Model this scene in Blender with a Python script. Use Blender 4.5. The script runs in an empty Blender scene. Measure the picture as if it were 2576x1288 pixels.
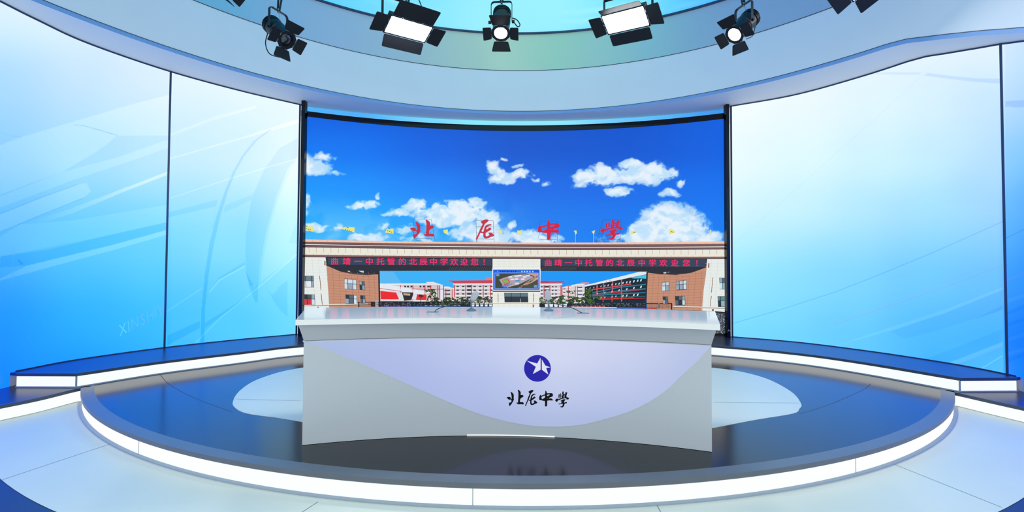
import bpy, bmesh, math
import numpy as np
from mathutils import Vector, Matrix
from mathutils.geometry import tessellate_polygon

# ------------------------------------------------------------------ camera, world, exposure
scene = bpy.context.scene
COL = scene.collection
ZC = 1.533                       # camera height over the studio floor
F, TH, RO = 1145.2, 0.0235, 0.0051   # focal length in px of a 2576 px wide frame, pitch, roll
cs, sn, ct, st = math.cos(RO), math.sin(RO), math.cos(TH), math.sin(TH)
T = lambda v: Vector((v[0], v[1] * ct - v[2] * st, v[1] * st + v[2] * ct))
right, up, fwd = T((cs, 0, sn)), T((-sn, 0, cs)), T((0, 1, 0))
cam_d = bpy.data.cameras.new('camera'); cam = bpy.data.objects.new('camera', cam_d); COL.objects.link(cam)
cam_d.sensor_width = 36; cam_d.lens = 36 * F / 2576; cam_d.clip_start = 0.02
cam.matrix_world = Matrix(((right.x, up.x, -fwd.x, 0), (right.y, up.y, -fwd.y, 0),
                           (right.z, up.z, -fwd.z, ZC), (0, 0, 0, 1)))
scene.camera = cam
world = bpy.data.worlds.new('world'); scene.world = world; world.use_nodes = True
bg = world.node_tree.nodes['Background']
bg.inputs[0].default_value = (0.98, 0.96, 0.89, 1); bg.inputs[1].default_value = 1.5
scene.view_settings.view_transform = 'Standard'; scene.view_settings.look = 'None'
scene.view_settings.exposure = 0.0; scene.view_settings.gamma = 1.0
scene.view_settings.use_curve_mapping = False

# ------------------------------------------------------------------ measuring helpers
def ray(px, py):
    x = px - 1288; y = 644 - py; x, y = cs * x - sn * y, sn * x + cs * y
    return (x, F * ct - y * st, F * st + y * ct)
def at(px, py, z):
    r = ray(px, py); t = (z - ZC) / r[2]; return Vector((r[0] * t, r[1] * t, z))
def aty(px, py, Y):
    r = ray(px, py); t = Y / r[1]; return Vector((r[0] * t, Y, ZC + r[2] * t))
def pixn(P):
    P = np.asarray(P, float); x = P[..., 0]; y0 = P[..., 1]; z0 = P[..., 2] - ZC
    Y = y0 * ct + z0 * st; y = -y0 * st + z0 * ct; Y = np.maximum(Y, .05)
    x = x * F / Y; y = y * F / Y; x, y = cs * x + sn * y, -sn * x + cs * y
    return x + 1288, 644 - y
def lin(c):
    c = np.asarray(c, float) / 255.0
    return np.where(c <= .04045, c / 12.92, ((c + .055) / 1.055) ** 2.4)
def conv(s, ox, oy): return lambda pts: [(ox + x / s, oy + y / s) for x, y in pts]
def spline(pts, n=8):
    P = [np.array(p, float) for p in pts]; out = []
    for i in range(len(P) - 1):
        p0 = P[i - 1] if i else 2 * P[0] - P[1]; p1, p2 = P[i], P[i + 1]
        p3 = P[i + 2] if i + 2 < len(P) else 2 * P[-1] - P[-2]
        for k in range(n):
            t = k / n
            out.append(.5 * ((2 * p1) + (-p0 + p2) * t + (2 * p0 - 5 * p1 + 4 * p2 - p3) * t * t + (-p0 + 3 * p1 - 3 * p2 + p3) * t ** 3))
    out.append(P[-1]); return out
def circle3(a, b, c):
    A = np.array([[b[0] - a[0], b[1] - a[1]], [c[0] - a[0], c[1] - a[1]]]) * 2.0
    B = [b[0] ** 2 + b[1] ** 2 - a[0] ** 2 - a[1] ** 2, c[0] ** 2 + c[1] ** 2 - a[0] ** 2 - a[1] ** 2]
    o = np.linalg.solve(A, B); return o, math.hypot(a[0] - o[0], a[1] - o[1])
def arc(o, R, x0, x1, n, sgn=1):
    a0 = math.asin((x0 - o[0]) / R); a1 = math.asin((x1 - o[0]) / R)
    return [(o[0] + R * math.sin(a0 + (a1 - a0) * i / n), o[1] + sgn * R * math.cos(a0 + (a1 - a0) * i / n)) for i in range(n + 1)]

# ------------------------------------------------------------------ materials
def mat(name, rgb, rough=.5, metal=0., spec=.5, emit=None, estr=1., var=0., scale=8., coat=0., bump=0., sub=None):
    m = bpy.data.materials.new(name); m.use_nodes = True; nt = m.node_tree; b = nt.nodes['Principled BSDF']
    c = (*lin(rgb), 1)
    b.inputs['Base Color'].default_value = c; b.inputs['Roughness'].default_value = rough
    b.inputs['Metallic'].default_value = metal; b.inputs['Specular IOR Level'].default_value = spec
    b.inputs['Coat Weight'].default_value = coat; b.inputs['Coat Roughness'].default_value = .06
    tc = nt.nodes.new('ShaderNodeTexCoord'); no = nt.nodes.new('ShaderNodeTexNoise')
    no.inputs['Scale'].default_value = scale; no.inputs['Detail'].default_value = 5
    nt.links.new(tc.outputs['Object'], no.inputs['Vector'])
    if var > 0:
        mx = nt.nodes.new('ShaderNodeMix'); mx.data_type = 'RGBA'
        mx.inputs[6].default_value = tuple(v * (1 - var) for v in c[:3]) + (1,)
        mx.inputs[7].default_value = tuple(min(1, v * (1 + var)) for v in c[:3]) + (1,)
        nt.links.new(no.outputs['Fac'], mx.inputs[0]); nt.links.new(mx.outputs[2], b.inputs['Base Color'])
    if bump > 0:
        bp = nt.nodes.new('ShaderNodeBump'); bp.inputs['Strength'].default_value = bump
        nt.links.new(no.outputs['Fac'], bp.inputs['Height']); nt.links.new(bp.outputs[0], b.inputs['Normal'])
    if emit is not None:
        b.inputs['Emission Color'].default_value = (*lin(emit), 1); b.inputs['Emission Strength'].default_value = estr
    return m
def vcmat(name, estr=1., rough=.4, spec=.3, diffuse=False, base=(8, 10, 14), basefac=0.):
    m = bpy.data.materials.new(name); m.use_nodes = True; nt = m.node_tree; b = nt.nodes['Principled BSDF']
    a = nt.nodes.new('ShaderNodeAttribute'); a.attribute_name = 'Col'
    b.inputs['Roughness'].default_value = rough; b.inputs['Specular IOR Level'].default_value = spec
    if diffuse: nt.links.new(a.outputs['Color'], b.inputs['Base Color'])
    else:
        b.inputs['Base Color'].default_value = (*lin(base), 1)
        nt.links.new(a.outputs['Color'], b.inputs['Emission Color']); b.inputs['Emission Strength'].default_value = estr
    return m
M = {}
M['floor_white'] = mat('pale_studio_floor', (224, 223, 208), .42, spec=.3, var=.06, scale=1.3)
M['floor_dark'] = mat('dark_studio_floor', (30, 38, 54), .33, spec=.55, var=.12, scale=1.6)
M['deck'] = mat('charcoal_stage_vinyl', (10, 13, 22), .17, spec=.46, var=.15, scale=1.8)
M['deck'].node_tree.nodes['Principled BSDF'].inputs['Specular Tint'].default_value = (.85, .92, 1, 1)
M['step_deck'] = mat('slate_step_vinyl', (28, 36, 54), .3, spec=.42, var=.15, scale=1.8)
M['nosing'] = mat('grey_edge_trim', (98, 105, 115), .35, spec=.5, var=.1, scale=6)
M['nosing_dark'] = mat('dark_edge_trim', (62, 72, 86), .35, spec=.5, var=.1, scale=6)
M['riser'] = mat('lit_riser_acrylic', (60, 60, 60), .3, emit=(246, 250, 249), estr=1.0)
M['caulk'] = mat('grey_caulk', (150, 165, 178), .5, var=.1, scale=20)
M['seam'] = mat('floor_seam', (120, 130, 135), .6)
M['seam_dark'] = mat('stage_seam', (70, 80, 95), .5)
M['plaster'] = mat('grey_white_plaster', (222, 226, 230), .55, spec=.3, var=.03, scale=2)
M['band'] = mat('blue_grey_band', (120, 160, 210), .5, var=.03)
M['trim_dark'] = mat('dark_trim', (40, 60, 95), .35)
M['groove'] = mat('shadow_gap', (45, 50, 65), .5)
M['gloss_black'] = mat('polished_black_metal', (6, 7, 10), .1, spec=.35, var=.1, scale=3)
M['black'] = mat('black_powder_coat', (11, 13, 18), .38, spec=.5, var=.1, scale=20)
M['flap'] = mat('black_barn_door', (17, 20, 25), .55, spec=.3, var=.06, scale=20)
M['steel'] = mat('galvanised_steel', (130, 138, 150), .3, metal=.9)
M['cable'] = mat('black_rubber_cable', (14, 15, 18), .5)
M['lit'] = mat('lit_lamp_face', (255, 255, 255), .4, emit=(255, 255, 253), estr=90)
M['lens_off'] = mat('dark_glass_lens', (26, 30, 34), .08, spec=.9, coat=.6)
M['lens_rim'] = mat('chrome_rim', (150, 155, 160), .2, metal=.9)
M['desk'] = mat('grey_satin_lacquer', (194, 204, 212), .4, spec=.4, var=.015, scale=1.2)
M['desktop'] = mat('white_gloss_worktop', (238, 240, 240), .07, spec=.75, var=.01, scale=1)
M['desk_edge'] = mat('pale_panel_edge', (205, 212, 222), .3)
M['mic_grey'] = mat('grey_mic_metal', (104, 114, 130), .4, metal=.1)
M['mic_foam'] = mat('grey_mic_mesh', (176, 174, 174), .8, var=.35, scale=350, bump=.3)
M['ink'] = mat('black_vinyl_lettering', (8, 9, 16), .5, spec=.15)
M['logo_blue'] = mat('blue_vinyl', (22, 16, 130), .4, spec=.25, emit=(34, 26, 172), estr=.5)
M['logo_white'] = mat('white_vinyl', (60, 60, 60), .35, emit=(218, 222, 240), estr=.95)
M['print'] = vcmat('backlit_print', 1.0, .3, .25)
M['screen'] = vcmat('led_screen_picture', 1.0, .5, .15)
M['panel'] = vcmat('backlit_desk_panel', 1.0, .22, .4)
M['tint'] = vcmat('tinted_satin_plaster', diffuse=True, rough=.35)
M['pale_mark'] = mat('silver_mark', (190, 195, 200), .3)

# ------------------------------------------------------------------ object helpers
def tag(o, label=None, cat=None, group=None, kind=None):
    if label: o['label'] = label
    if cat: o['category'] = cat
    if group: o['group'] = group
    if kind: o['kind'] = kind
    return o
def empty(name, loc, label, cat, group=None):
    o = bpy.data.objects.new(name, None); COL.objects.link(o); o.location = loc; o.empty_display_size = .1
    return tag(o, label, cat, group)
def link(name, me, m, parent=None, smooth=False):
    me.materials.append(m)
    if smooth:
        me.polygons.foreach_set('use_smooth', [True] * len(me.polygons))
    o = bpy.data.objects.new(name, me); COL.objects.link(o)
    if parent:
        o.parent = parent
        o.matrix_parent_inverse = Matrix.Translation(-Vector(parent.location))
    return o
class MB:
    def __init__(s): s.v = []; s.f = []; s.c = []
    def add(s, vs, fs):
        b = len(s.v); s.v += [tuple(v) for v in vs]; s.f += [tuple(b + i for i in f) for f in fs]; return s
    def box(s, c, sx, sy, sz, R=None):
        c = Vector(c); R = R or Matrix.Identity(3); vs = []
        for dx in (-.5, .5):
            for dy in (-.5, .5):
                for dz in (-.5, .5): vs.append(c + R @ Vector((dx * sx, dy * sy, dz * sz)))
        return s.add(vs, [(0, 1, 3, 2), (4, 6, 7, 5), (0, 4, 5, 1), (2, 3, 7, 6), (0, 2, 6, 4), (1, 5, 7, 3)])
    def tube(s, pts, r, n=8, caps=True):
        pts = [Vector(p) for p in pts]; rs = r if isinstance(r, (list, tuple)) else [r] * len(pts)
        ref = None; rings = []
        for i, p in enumerate(pts):
            d = (pts[min(i + 1, len(pts) - 1)] - pts[max(i - 1, 0)]).normalized()
            if ref is None: ref = d.orthogonal().normalized()
            ref = (ref - d * ref.dot(d)).normalized(); q = d.cross(ref)
            rings.append([p + (ref * math.cos(2 * math.pi * k / n) + q * math.sin(2 * math.pi * k / n)) * rs[i] for k in range(n)])
        b = len(s.v); s.v += [tuple(v) for rg in rings for v in rg]
        for i in range(len(pts) - 1):
            for k in range(n):
                k2 = (k + 1) % n; s.f.append((b + i * n + k, b + i * n + k2, b + (i + 1) * n + k2, b + (i + 1) * n + k))
        if caps: s.f.append(tuple(b + k for k in range(n))[::-1]); s.f.append(tuple(b + (len(pts) - 1) * n + k for k in range(n)))
        return s
    def lathe(s, o, ax, prof, n=40):   # prof: (distance along ax, radius)
        o = Vector(o); ax = Vector(ax).normalized(); u = ax.orthogonal().normalized(); w = ax.cross(u); b = len(s.v)
        for d, r in prof:
            for k in range(n):
                a = 2 * math.pi * k / n; s.v.append(tuple(o + ax * d + (u * math.cos(a) + w * math.sin(a)) * max(r, 1e-5)))
        for i in range(len(prof) - 1):
            for k in range(n):
                k2 = (k + 1) % n; s.f.append((b + i * n + k, b + i * n + k2, b + (i + 1) * n + k2, b + (i + 1) * n + k))
        return s
    def slab(s, poly, z0, z1):         # upright prism over a plan polygon
        b = len(s.v); n = len(poly); s.v += [(p[0], p[1], z0) for p in poly] + [(p[0], p[1], z1) for p in poly]
        for i in range(n): j = (i + 1) % n; s.f.append((b + i, b + j, b + n + j, b + n + i))
        for t in tessellate_polygon([[Vector((p[0], p[1], 0)) for p in poly]]):
            s.f.append((b + n + t[0], b + n + t[1], b + n + t[2])); s.f.append((b + t[2], b + t[1], b + t[0]))
        return s
    def plate(s, pts, nrm, th):        # flat plate with thickness along nrm
        n = len(pts); nv = Vector(nrm).normalized() * th / 2; b = len(s.v)
        s.v += [tuple(Vector(p) - nv) for p in pts] + [tuple(Vector(p) + nv) for p in pts]
        s.f.append(tuple(b + i for i in range(n))[::-1]); s.f.append(tuple(b + n + i for i in range(n)))
        for i in range(n): j = (i + 1) % n; s.f.append((b + i, b + j, b + n + j, b + n + i))
        return s
    def build(s, name, m, parent=None, smooth=False):
        me = bpy.data.meshes.new(name); me.from_pydata(s.v, [], s.f)
        bm = bmesh.new(); bm.from_mesh(me); bmesh.ops.recalc_face_normals(bm, faces=bm.faces); bm.to_mesh(me); bm.free()
        o = link(name, me, m, parent, smooth)
        if smooth:
            me.set_sharp_from_angle(angle=math.radians(35))
        return o
def ribbon(a, b):                      # strip between two equal-length 3D polylines
    n = len(a); return [tuple(p) for p in a] + [tuple(p) for p in b], [(i, i + 1, n + i + 1, n + i) for i in range(n - 1)]
def set_cols(me, cols):                # cols per vertex, linear
    at_ = me.color_attributes.new('Col', 'FLOAT_COLOR', 'POINT')
    c = np.ones((len(me.vertices), 4), np.float32); c[:, :3] = cols; at_.data.foreach_set('color', c.ravel())

class Surf:
    """An upright surface over a plan polyline. Everything printed or shown on it is laid out in (run, height)."""
    def __init__(s, nodes):
        s.n = np.array(nodes, float); d = np.diff(s.n, axis=0); s.l = np.hypot(d[:, 0], d[:, 1])
        s.S = np.concatenate([[0], np.cumsum(s.l)]); s.d = d / s.l[:, None]
        nr = np.stack([s.d[:, 1], -s.d[:, 0]], 1); mid = (s.n[1:] + s.n[:-1]) / 2 - np.array([0, 2.0])
        s.nr = nr * np.where((nr * mid).sum(1) > 0, -1, 1)[:, None]
        vn = np.vstack([s.nr[:1], (s.nr[1:] + s.nr[:-1]) / 2, s.nr[-1:]]); s.vn = vn / np.hypot(vn[:, 0], vn[:, 1])[:, None]
    def hit(s, px, py):
        r = ray(px, py); best = None; N = len(s.l)
        for i in range(N):
            a, d, L = s.n[i], s.d[i], s.l[i]; den = r[0] * (-d[1]) + r[1] * d[0]
            if abs(den) < 1e-9: continue
            t = (a[0] * (-d[1]) + a[1] * d[0]) / den
            if t <= 0: continue
            x, y = r[0] * t - a[0], r[1] * t - a[1]; u = x * d[0] + y * d[1]
            lo = -1e3 if i == 0 else -1e-7; hi = 1e3 if i == N - 1 else L + 1e-7
            if lo <= u <= hi and (best is None or t < best[0]): best = (t, s.S[i] + u)
        if best is None: best = (1, 0)
        return best[1], ZC + r[2] * best[0]
    def pts(s, sv, zv, off=0.):
        sv = np.asarray(sv, float); i = np.clip(np.searchsorted(s.S, sv, 'right') - 1, 0, len(s.l) - 1); u = (sv - s.S[i]) / s.l[i]
        vn = s.vn[i] * (1 - u)[..., None] + s.vn[i + 1] * u[..., None]
        xy = s.n[i] + s.d[i] * (sv - s.S[i])[..., None] + vn * off
        return np.concatenate([xy, np.asarray(zv, float)[..., None]], -1)
    def grid(s, s0, s1, z0, z1, ns, nz, colf, name, m, parent=None, off=0., boost=0.):
        ss = np.linspace(s0, s1, ns + 1)
        zz0 = z0(ss) if callable(z0) else np.full(ns + 1, z0); zz1 = z1(ss) if callable(z1) else np.full(ns + 1, z1)
        t = np.linspace(0, 1, nz + 1); A = np.repeat(ss[None], nz + 1, 0); Z = zz0[None] * (1 - t[:, None]) + zz1[None] * t[:, None]
        P = s.pts(A, Z, off); px, py = pixn(P)
        me = bpy.data.meshes.new(name); V = P.reshape(-1, 3); w = ns + 1
        j, i = np.meshgrid(np.arange(nz), np.arange(ns), indexing='ij'); b = (j * w + i).ravel()
        Fc = np.stack([b, b + 1, b + w + 1, b + w], 1)
        me.vertices.add(len(V)); me.vertices.foreach_set('co', V.astype(np.float32).ravel())
        me.loops.add(Fc.size); me.loops.foreach_set('vertex_index', Fc.astype(np.int32).ravel())
        me.polygons.add(len(Fc)); me.polygons.foreach_set('loop_start', np.arange(0, Fc.size, 4, dtype=np.int32))
        me.update(calc_edges=True)
        if colf is not None:
            cv = lin(colf(px, py)).reshape(-1, 3)
            if boost: cv[:, 2] *= 1 + boost * (1 - cv[:, 0]) ** 2     # the blue lamps behind the print are brighter than white paper
            set_cols(me, cv)
        return link(name, me, m, parent, True)

class Sheet:
    """Flat shapes of a print or a screen picture, cut to follow a Surf, one mesh, a hair in front of each other."""
    def __init__(s, surf, off=.001, step=.0003): s.sf = surf; s.off = off; s.step = step; s.v = []; s.f = []; s.c = []
    def _emit(s, poly, col):
        sf = s.sf; S = sf.S; lo = min(p[0] for p in poly); hi = max(p[0] for p in poly)
        i0 = max(0, int(np.searchsorted(S, lo, 'right')) - 1); i1 = min(len(sf.l) - 1, max(0, int(np.searchsorted(S, hi, 'left')) - 1))
        for i in range(i0, i1 + 1):
            q = poly
            for bound, sg in ((S[i] if i > 0 else -1e9, 1), (S[i + 1] if i < len(sf.l) - 1 else 1e9, -1)):
                out = []
                for k in range(len(q)):
                    a, b = q[k - 1], q[k]; ia = sg * (a[0] - bound) >= 0; ib = sg * (b[0] - bound) >= 0
                    if ia != ib: t = (bound - a[0]) / (b[0] - a[0]); out.append((bound, a[1] + t * (b[1] - a[1])))
                    if ib: out.append(b)
                q = out
                if len(q) < 3: break
            if len(q) < 3: continue
            m = [min(max(p[0], S[i] + 1e-9 if i else -1e9), S[i + 1] - 1e-9 if i < len(sf.l) - 1 else 1e9) for p in q]
            P = sf.pts(m, [p[1] for p in q], s.off); b = len(s.v); s.v += [tuple(p) for p in P]; s.f.append(tuple(range(b, b + len(q)))); s.c += [col] * len(q)
    def raw(s, loops, col):            # loops in (run, height); first is the outline, others are holes
        flat = [p for l in loops for p in l]
        col = tuple(lin(col))
        for t in tessellate_polygon([[Vector((p[0], p[1], 0)) for p in l] for l in loops]): s._emit([flat[k] for k in t], col)
    def poly(s, pts, col, holes=()):
        s.raw([[s.sf.hit(*p) for p in l] for l in [pts, *holes]], col); return s
    def rect(s, x0, y0, x1, y1, col): return s.poly([(x0, y0), (x1, y0), (x1, y1), (x0, y1)], col)
    def line(s, pts, w, col):
        for a, b in zip(pts, pts[1:]):
            dx, dy = b[0] - a[0], b[1] - a[1]; L = math.hypot(dx, dy) or 1; nx, ny = -dy / L * w / 2, dx / L * w / 2
            s.poly([(a[0] + nx, a[1] + ny), (b[0] + nx, b[1] + ny), (b[0] - nx, b[1] - ny), (a[0] - nx, a[1] - ny)], col)
        return s
    def up(s): s.off += s.step; return s
    def build(s, name, m, parent=None):
        me = bpy.data.meshes.new(name); me.from_pydata(s.v, [], s.f)
        set_cols(me, np.array(s.c)); return link(name, me, m, parent)

# value noise for prints
_rng = np.random.RandomState(7); _tab = _rng.rand(256, 256)
def vnoise(x, y):
    xi = np.floor(x).astype(int); yi = np.floor(y).astype(int); fx = x - xi; fy = y - yi
    fx = fx * fx * (3 - 2 * fx); fy = fy * fy * (3 - 2 * fy); g = lambda a, b: _tab[a & 255, b & 255]
    return (g(xi, yi) * (1 - fx) + g(xi + 1, yi) * fx) * (1 - fy) + (g(xi, yi + 1) * (1 - fx) + g(xi + 1, yi + 1) * fx) * fy
def fbm(x, y, o=5):
    r = 0; a = .5
    for k in range(o): r = r + a * vnoise(x * 2 ** k + 17 * k, y * 2 ** k + 31 * k); a *= .5
    return r / (1 - .5 ** o)
def sstep(a, b, x): t = np.clip((x - a) / (b - a), 0, 1); return t * t * (3 - 2 * t)
def bilerp(xs, ys, tab, px, py):
    tab = np.array(tab, float); xs = np.array(xs, float); ys = np.array(ys, float)
    i = np.clip(np.searchsorted(xs, px) - 1, 0, len(xs) - 2); j = np.clip(np.searchsorted(ys, py) - 1, 0, len(ys) - 2)
    u = np.clip((px - xs[i]) / (xs[i + 1] - xs[i]), 0, 1); v = np.clip((py - ys[j]) / (ys[j + 1] - ys[j]), 0, 1)
    u = (u * u * (3 - 2 * u) * .5 + u * .5)[..., None]; v = (v * v * (3 - 2 * v) * .5 + v * .5)[..., None]
    return (tab[j, i] * (1 - u) + tab[j, i + 1] * u) * (1 - v) + (tab[j + 1, i] * (1 - u) + tab[j + 1, i + 1] * u) * v
def inside(px, py, poly):
    r = np.zeros(np.shape(px), bool); n = len(poly)
    for k in range(n):
        (x0, y0), (x1, y1) = poly[k - 1], poly[k]
        if y0 == y1: continue
        r ^= ((y0 > py) != (y1 > py)) & (px < (x1 - x0) * (py - y0) / (y1 - y0) + x0)
    return r
def linedist(px, py, pts):
    d = np.full(np.shape(px), 1e9)
    for (x0, y0), (x1, y1) in zip(pts, pts[1:]):
        L = (x1 - x0) ** 2 + (y1 - y0) ** 2; t = np.clip(((px - x0) * (x1 - x0) + (py - y0) * (y1 - y0)) / L, 0, 1)
        d = np.minimum(d, np.hypot(px - x0 - t * (x1 - x0), py - y0 - t * (y1 - y0)))
    return d

# ------------------------------------------------------------------ plan of the room
ZD, ZS, ZT = .157, .314, 4.425         # stage deck, upper step, soffit
RC, RR = np.array([.065, 2.816]), 5.747   # ceiling opening
DC, DR = np.array([.07, 9.43]), 6.51      # round stage edge
ZA, ZB = 5.26, 5.986
def zsoff(az):
    return float(np.interp(az, [-180, 57.5, 59.5, 63.1, 66.3, 69.8, 80, 180], [ZT, ZT, ZT - .02, 4.30, 4.195, 4.06, 3.72, 3.72]))
def azi(x, y): return math.degrees(math.atan2(x - RC[0], y - RC[1]))
wl = [tuple(p) for p in spline([(-5.45, 1.2), (-5.6, 3.0), (-5.66, 4.3), (-5.64, 4.9), (-5.625, 5.3), (-5.545, 5.87), (-5.13, 6.70), (-4.5, 7.465), (-3.8, 8.11)], 8)]
wr = [tuple(p) for p in spline([(3.88, 8.075), (4.69, 7.52), (5.25, 6.76), (5.57, 6.10), (5.70, 5.68), (5.74, 5.3), (5.76, 4.9), (5.76, 4.0), (5.6, 2.6), (5.45, 1.2)], 8)]
so, sR = circle3((-3.74, 8.18), (.06, 8.95), (3.85, 8.21))
sc_nodes = arc(so, sR, -3.78, 3.9, 60)
SL, SR, SS = Surf(wl), Surf(wr), Surf(sc_nodes)

# ------------------------------------------------------------------ floor
fl = MB().slab([(-7, -2.5), (7, -2.5), (7, 9.6), (-7, 9.6)], -.06, 0).build('floor', M['floor_dark']); tag(fl, kind='structure')
# pale ring laid into the floor around the stage
ring = []
A0 = math.radians(62)
inn = [(DC[0] + (DR - .1) * math.sin(a), DC[1] - (DR - .1) * math.cos(a)) for a in np.linspace(-A0, A0, 90)]
out = [(DC[0] + 7.18 * math.sin(a), DC[1] - 7.18 * math.cos(a)) for a in np.linspace(-A0, A0, 90)]
ob_ = [(DC[0] + 8.4 * math.sin(a), DC[1] - 8.4 * math.cos(a)) for a in np.linspace(-.8, .8, 60)]; oc_ = [(p[0], -2.45) for p in ob_]
v, f = ribbon([(x, y, .002) for x, y in ob_], [(x, y, .002) for x, y in oc_]); MB().add(v, f).build('bounce_floor_field', M['floor_white'], fl)  # unseen pale floor, added to bounce light up onto the desk front
mb = MB(); v, f = ribbon([(x, y, .002) for x, y in inn], [(x, y, .002) for x, y in out]); mb.add(v, f).build('pale_floor_ring', M['floor_white'], fl)
def strip_on(z, a, b, w, parent, m, name='seam_line', n=1):
    mb = MB(); a, b = Vector((*a, z)), Vector((*b, z)); d = (b - a).normalized(); q = Vector((-d.y, d.x, 0)) * w / 2
    mb.add([a - q, b - q, b + q, a + q], [(0, 1, 2, 3)]).build(name, m, parent)
for p, q in (((2, 1208), (276, 1117)), ((2250, 1168), (2520, 1276)), ((800, 1262), (760, 1288)), ((1648, 1262), (1662, 1288))):
    a, b = at(*p, .003), at(*q, .003); strip_on(.003, a.xy, b.xy, .005, fl, M['seam'])

# ------------------------------------------------------------------ round stage
def arcpts(R, a0, a1, n): return [(DC[0] + R * math.sin(a), DC[1] - R * math.cos(a)) for a in np.linspace(a0, a1, n)]
aL = -math.asin((4.87 + .07) / DR); aR = math.asin((5.02 - .07) / DR)
stage = empty('round_stage', (0.07, 6, 0), 'low round charcoal stage with a glowing white front riser, under the news desk', 'stage')
back = [tuple(p) for p in spline([(5.02, 5.13), (4.58, 5.98), (4.08, 6.59), (3.16, 7.18), (1.7, 7.8), (.05, 8.0), (-1.6, 7.76), (-3.2, 7.02), (-3.82, 6.42), (-4.44, 5.78), (-4.87, 5.13)], 6)]
deck = arcpts(DR - .11, aL * .995, aR * .995, 80) + [(p[0], p[1] + .004) for p in back]
MB().slab(deck, .10, ZD).build('deck', M['deck'], stage)
for nm, r0, r1, z0, z1, m in (('nosing', DR - .11, DR, .122, ZD + .001, M['nosing']), ('riser_light', DR - .05, DR - .014, .0, .122, M['riser']), ('caulk_strip', DR - .02, DR + .018, .0, .011, M['caulk'])):
    MB().slab(arcpts(r0, aL, aR, 110) + arcpts(r1, aL, aR, 110)[::-1], z0, z1).build(nm, m, stage)
for px in (352, 1190, 2148):
    p = at(px, {352: 1144, 1190: 1272, 2148: 1190}[px], 0); a = math.atan2(p.x - DC[0], DC[1] - p.y)
    MB().slab(arcpts(DR - .02, a - .0004, a + .0004, 2) + arcpts(DR - .0125, a - .0004, a + .0004, 2)[::-1], .011, .122).build('riser_joint', M['caulk'], stage)
patch = [(757, 925), (700, 937), (640, 958), (602, 984), (586, 1010), (592, 1026), (622, 1040), (700, 1051), (760, 1061), (1270, 1150), (1795, 1076), (1900, 1056), (1995, 1040), (2011, 1028), (2015, 1015), (1990, 985), (1930, 953), (1860, 934), (1795, 925)]
pp = [at(x, y, ZD + .002).xy for x, y in patch]
pl, pr = pp[:9], pp[10:]
top = [tuple(p) for p in spline([pr[-1], (1.2, 6.65), (0, 6.7), (-1.3, 6.58), pl[0]], 8)][1:-1]
bot = [tuple(p) for p in spline([pl[-1], (-.9, 4.35), (0, 4.42), (.9, 4.33), pr[0]], 8)][1:-1]
def sm(q): return [tuple(p) for p in spline([tuple(v) for v in q], 5)]
poly = sm(pl) + bot + sm(pr) + top
MB().slab(poly, ZD, ZD + .002).build('pale_floor_inlay', M['floor_white'], stage)
for q in ([(400, 938), (425, 965), (490, 1000), (585, 1035)], [(2010, 1040), (2090, 1015), (2170, 980), (2190, 965)], [(592, 1004), (757, 1008)], [(1795, 1012), (2012, 1014)]):
    pts = [at(x, y, ZD + .003) for x, y in q]; pts = [Vector((*p, ZD + .0035)) for p in spline([tuple(p.xy) for p in pts], 6)]
    a = []; b = []
    for i, p in enumerate(pts):
        d = (pts[min(i + 1, len(pts) - 1)] - pts[max(0, i - 1)]).normalized(); n_ = Vector((-d.y, d.x, 0)) * .0018; a.append(p - n_); b.append(p + n_)
    v, f = ribbon(a, b); MB().add(v, f).build('seam_line', M['seam_dark'], stage)

# ------------------------------------------------------------------ upper step behind the desk and the side steps
def offs(pts, d):                      # move a plan polyline sideways
    out = []
    for i, p in enumerate(pts):
        a = np.array(pts[max(0, i - 1)]); b = np.array(pts[min(len(pts) - 1, i + 1)]); t = (b - a) / np.hypot(*(b - a))
        out.append((p[0] - t[1] * d, p[1] + t[0] * d))
    return out
step = empty('rear_step', (0, 8.2, ZD), 'curved blue-grey upper step with a glowing white riser running along the back wall', 'step')
edge = back[::-1]                      # left corner to right corner
fe = [(-5.535, 5.125)] + edge + [(5.69, 5.16)]
backrow = [p for p in wr if p[1] > 5.16][::-1] + sc_nodes[::-1] + [p for p in wl if p[1] > 5.12][::-1]
MB().slab(fe + [(p[0] * 1.0, p[1]) for p in backrow], ZS - .03, ZS).build('deck', M['step_deck'], step)
fo = offs(fe, -.012); fo2 = offs(fe, .035)
mb = MB(); mb.slab(fo + fo2[::-1], ZS - .032, ZS + .0015).build('nosing', M['nosing_dark'], step)
f1, f2 = offs(fe, .0), offs(fe, .02)
for nm, a, b in (('riser_light', 1, len(fe) - 1), ('riser_light', 0, 2), ('riser_light', len(fe) - 2, len(fe))):
    MB().slab(f1[a:b] + f2[a:b][::-1], ZD + .012, ZS - .032).build(nm, M['riser'], step)
MB().slab(offs(fe, -.014) + offs(fe, .01)[::-1], ZD, ZD + .012).build('caulk_strip', M['caulk'], step)
for i in (1, len(fe) - 2):
    x, y = fe[i]; MB().box((x, y - .002, (ZD + ZS) / 2 - .01), .012, .012, ZS - ZD - .03).build('corner_joint', M['caulk'], step)
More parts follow.
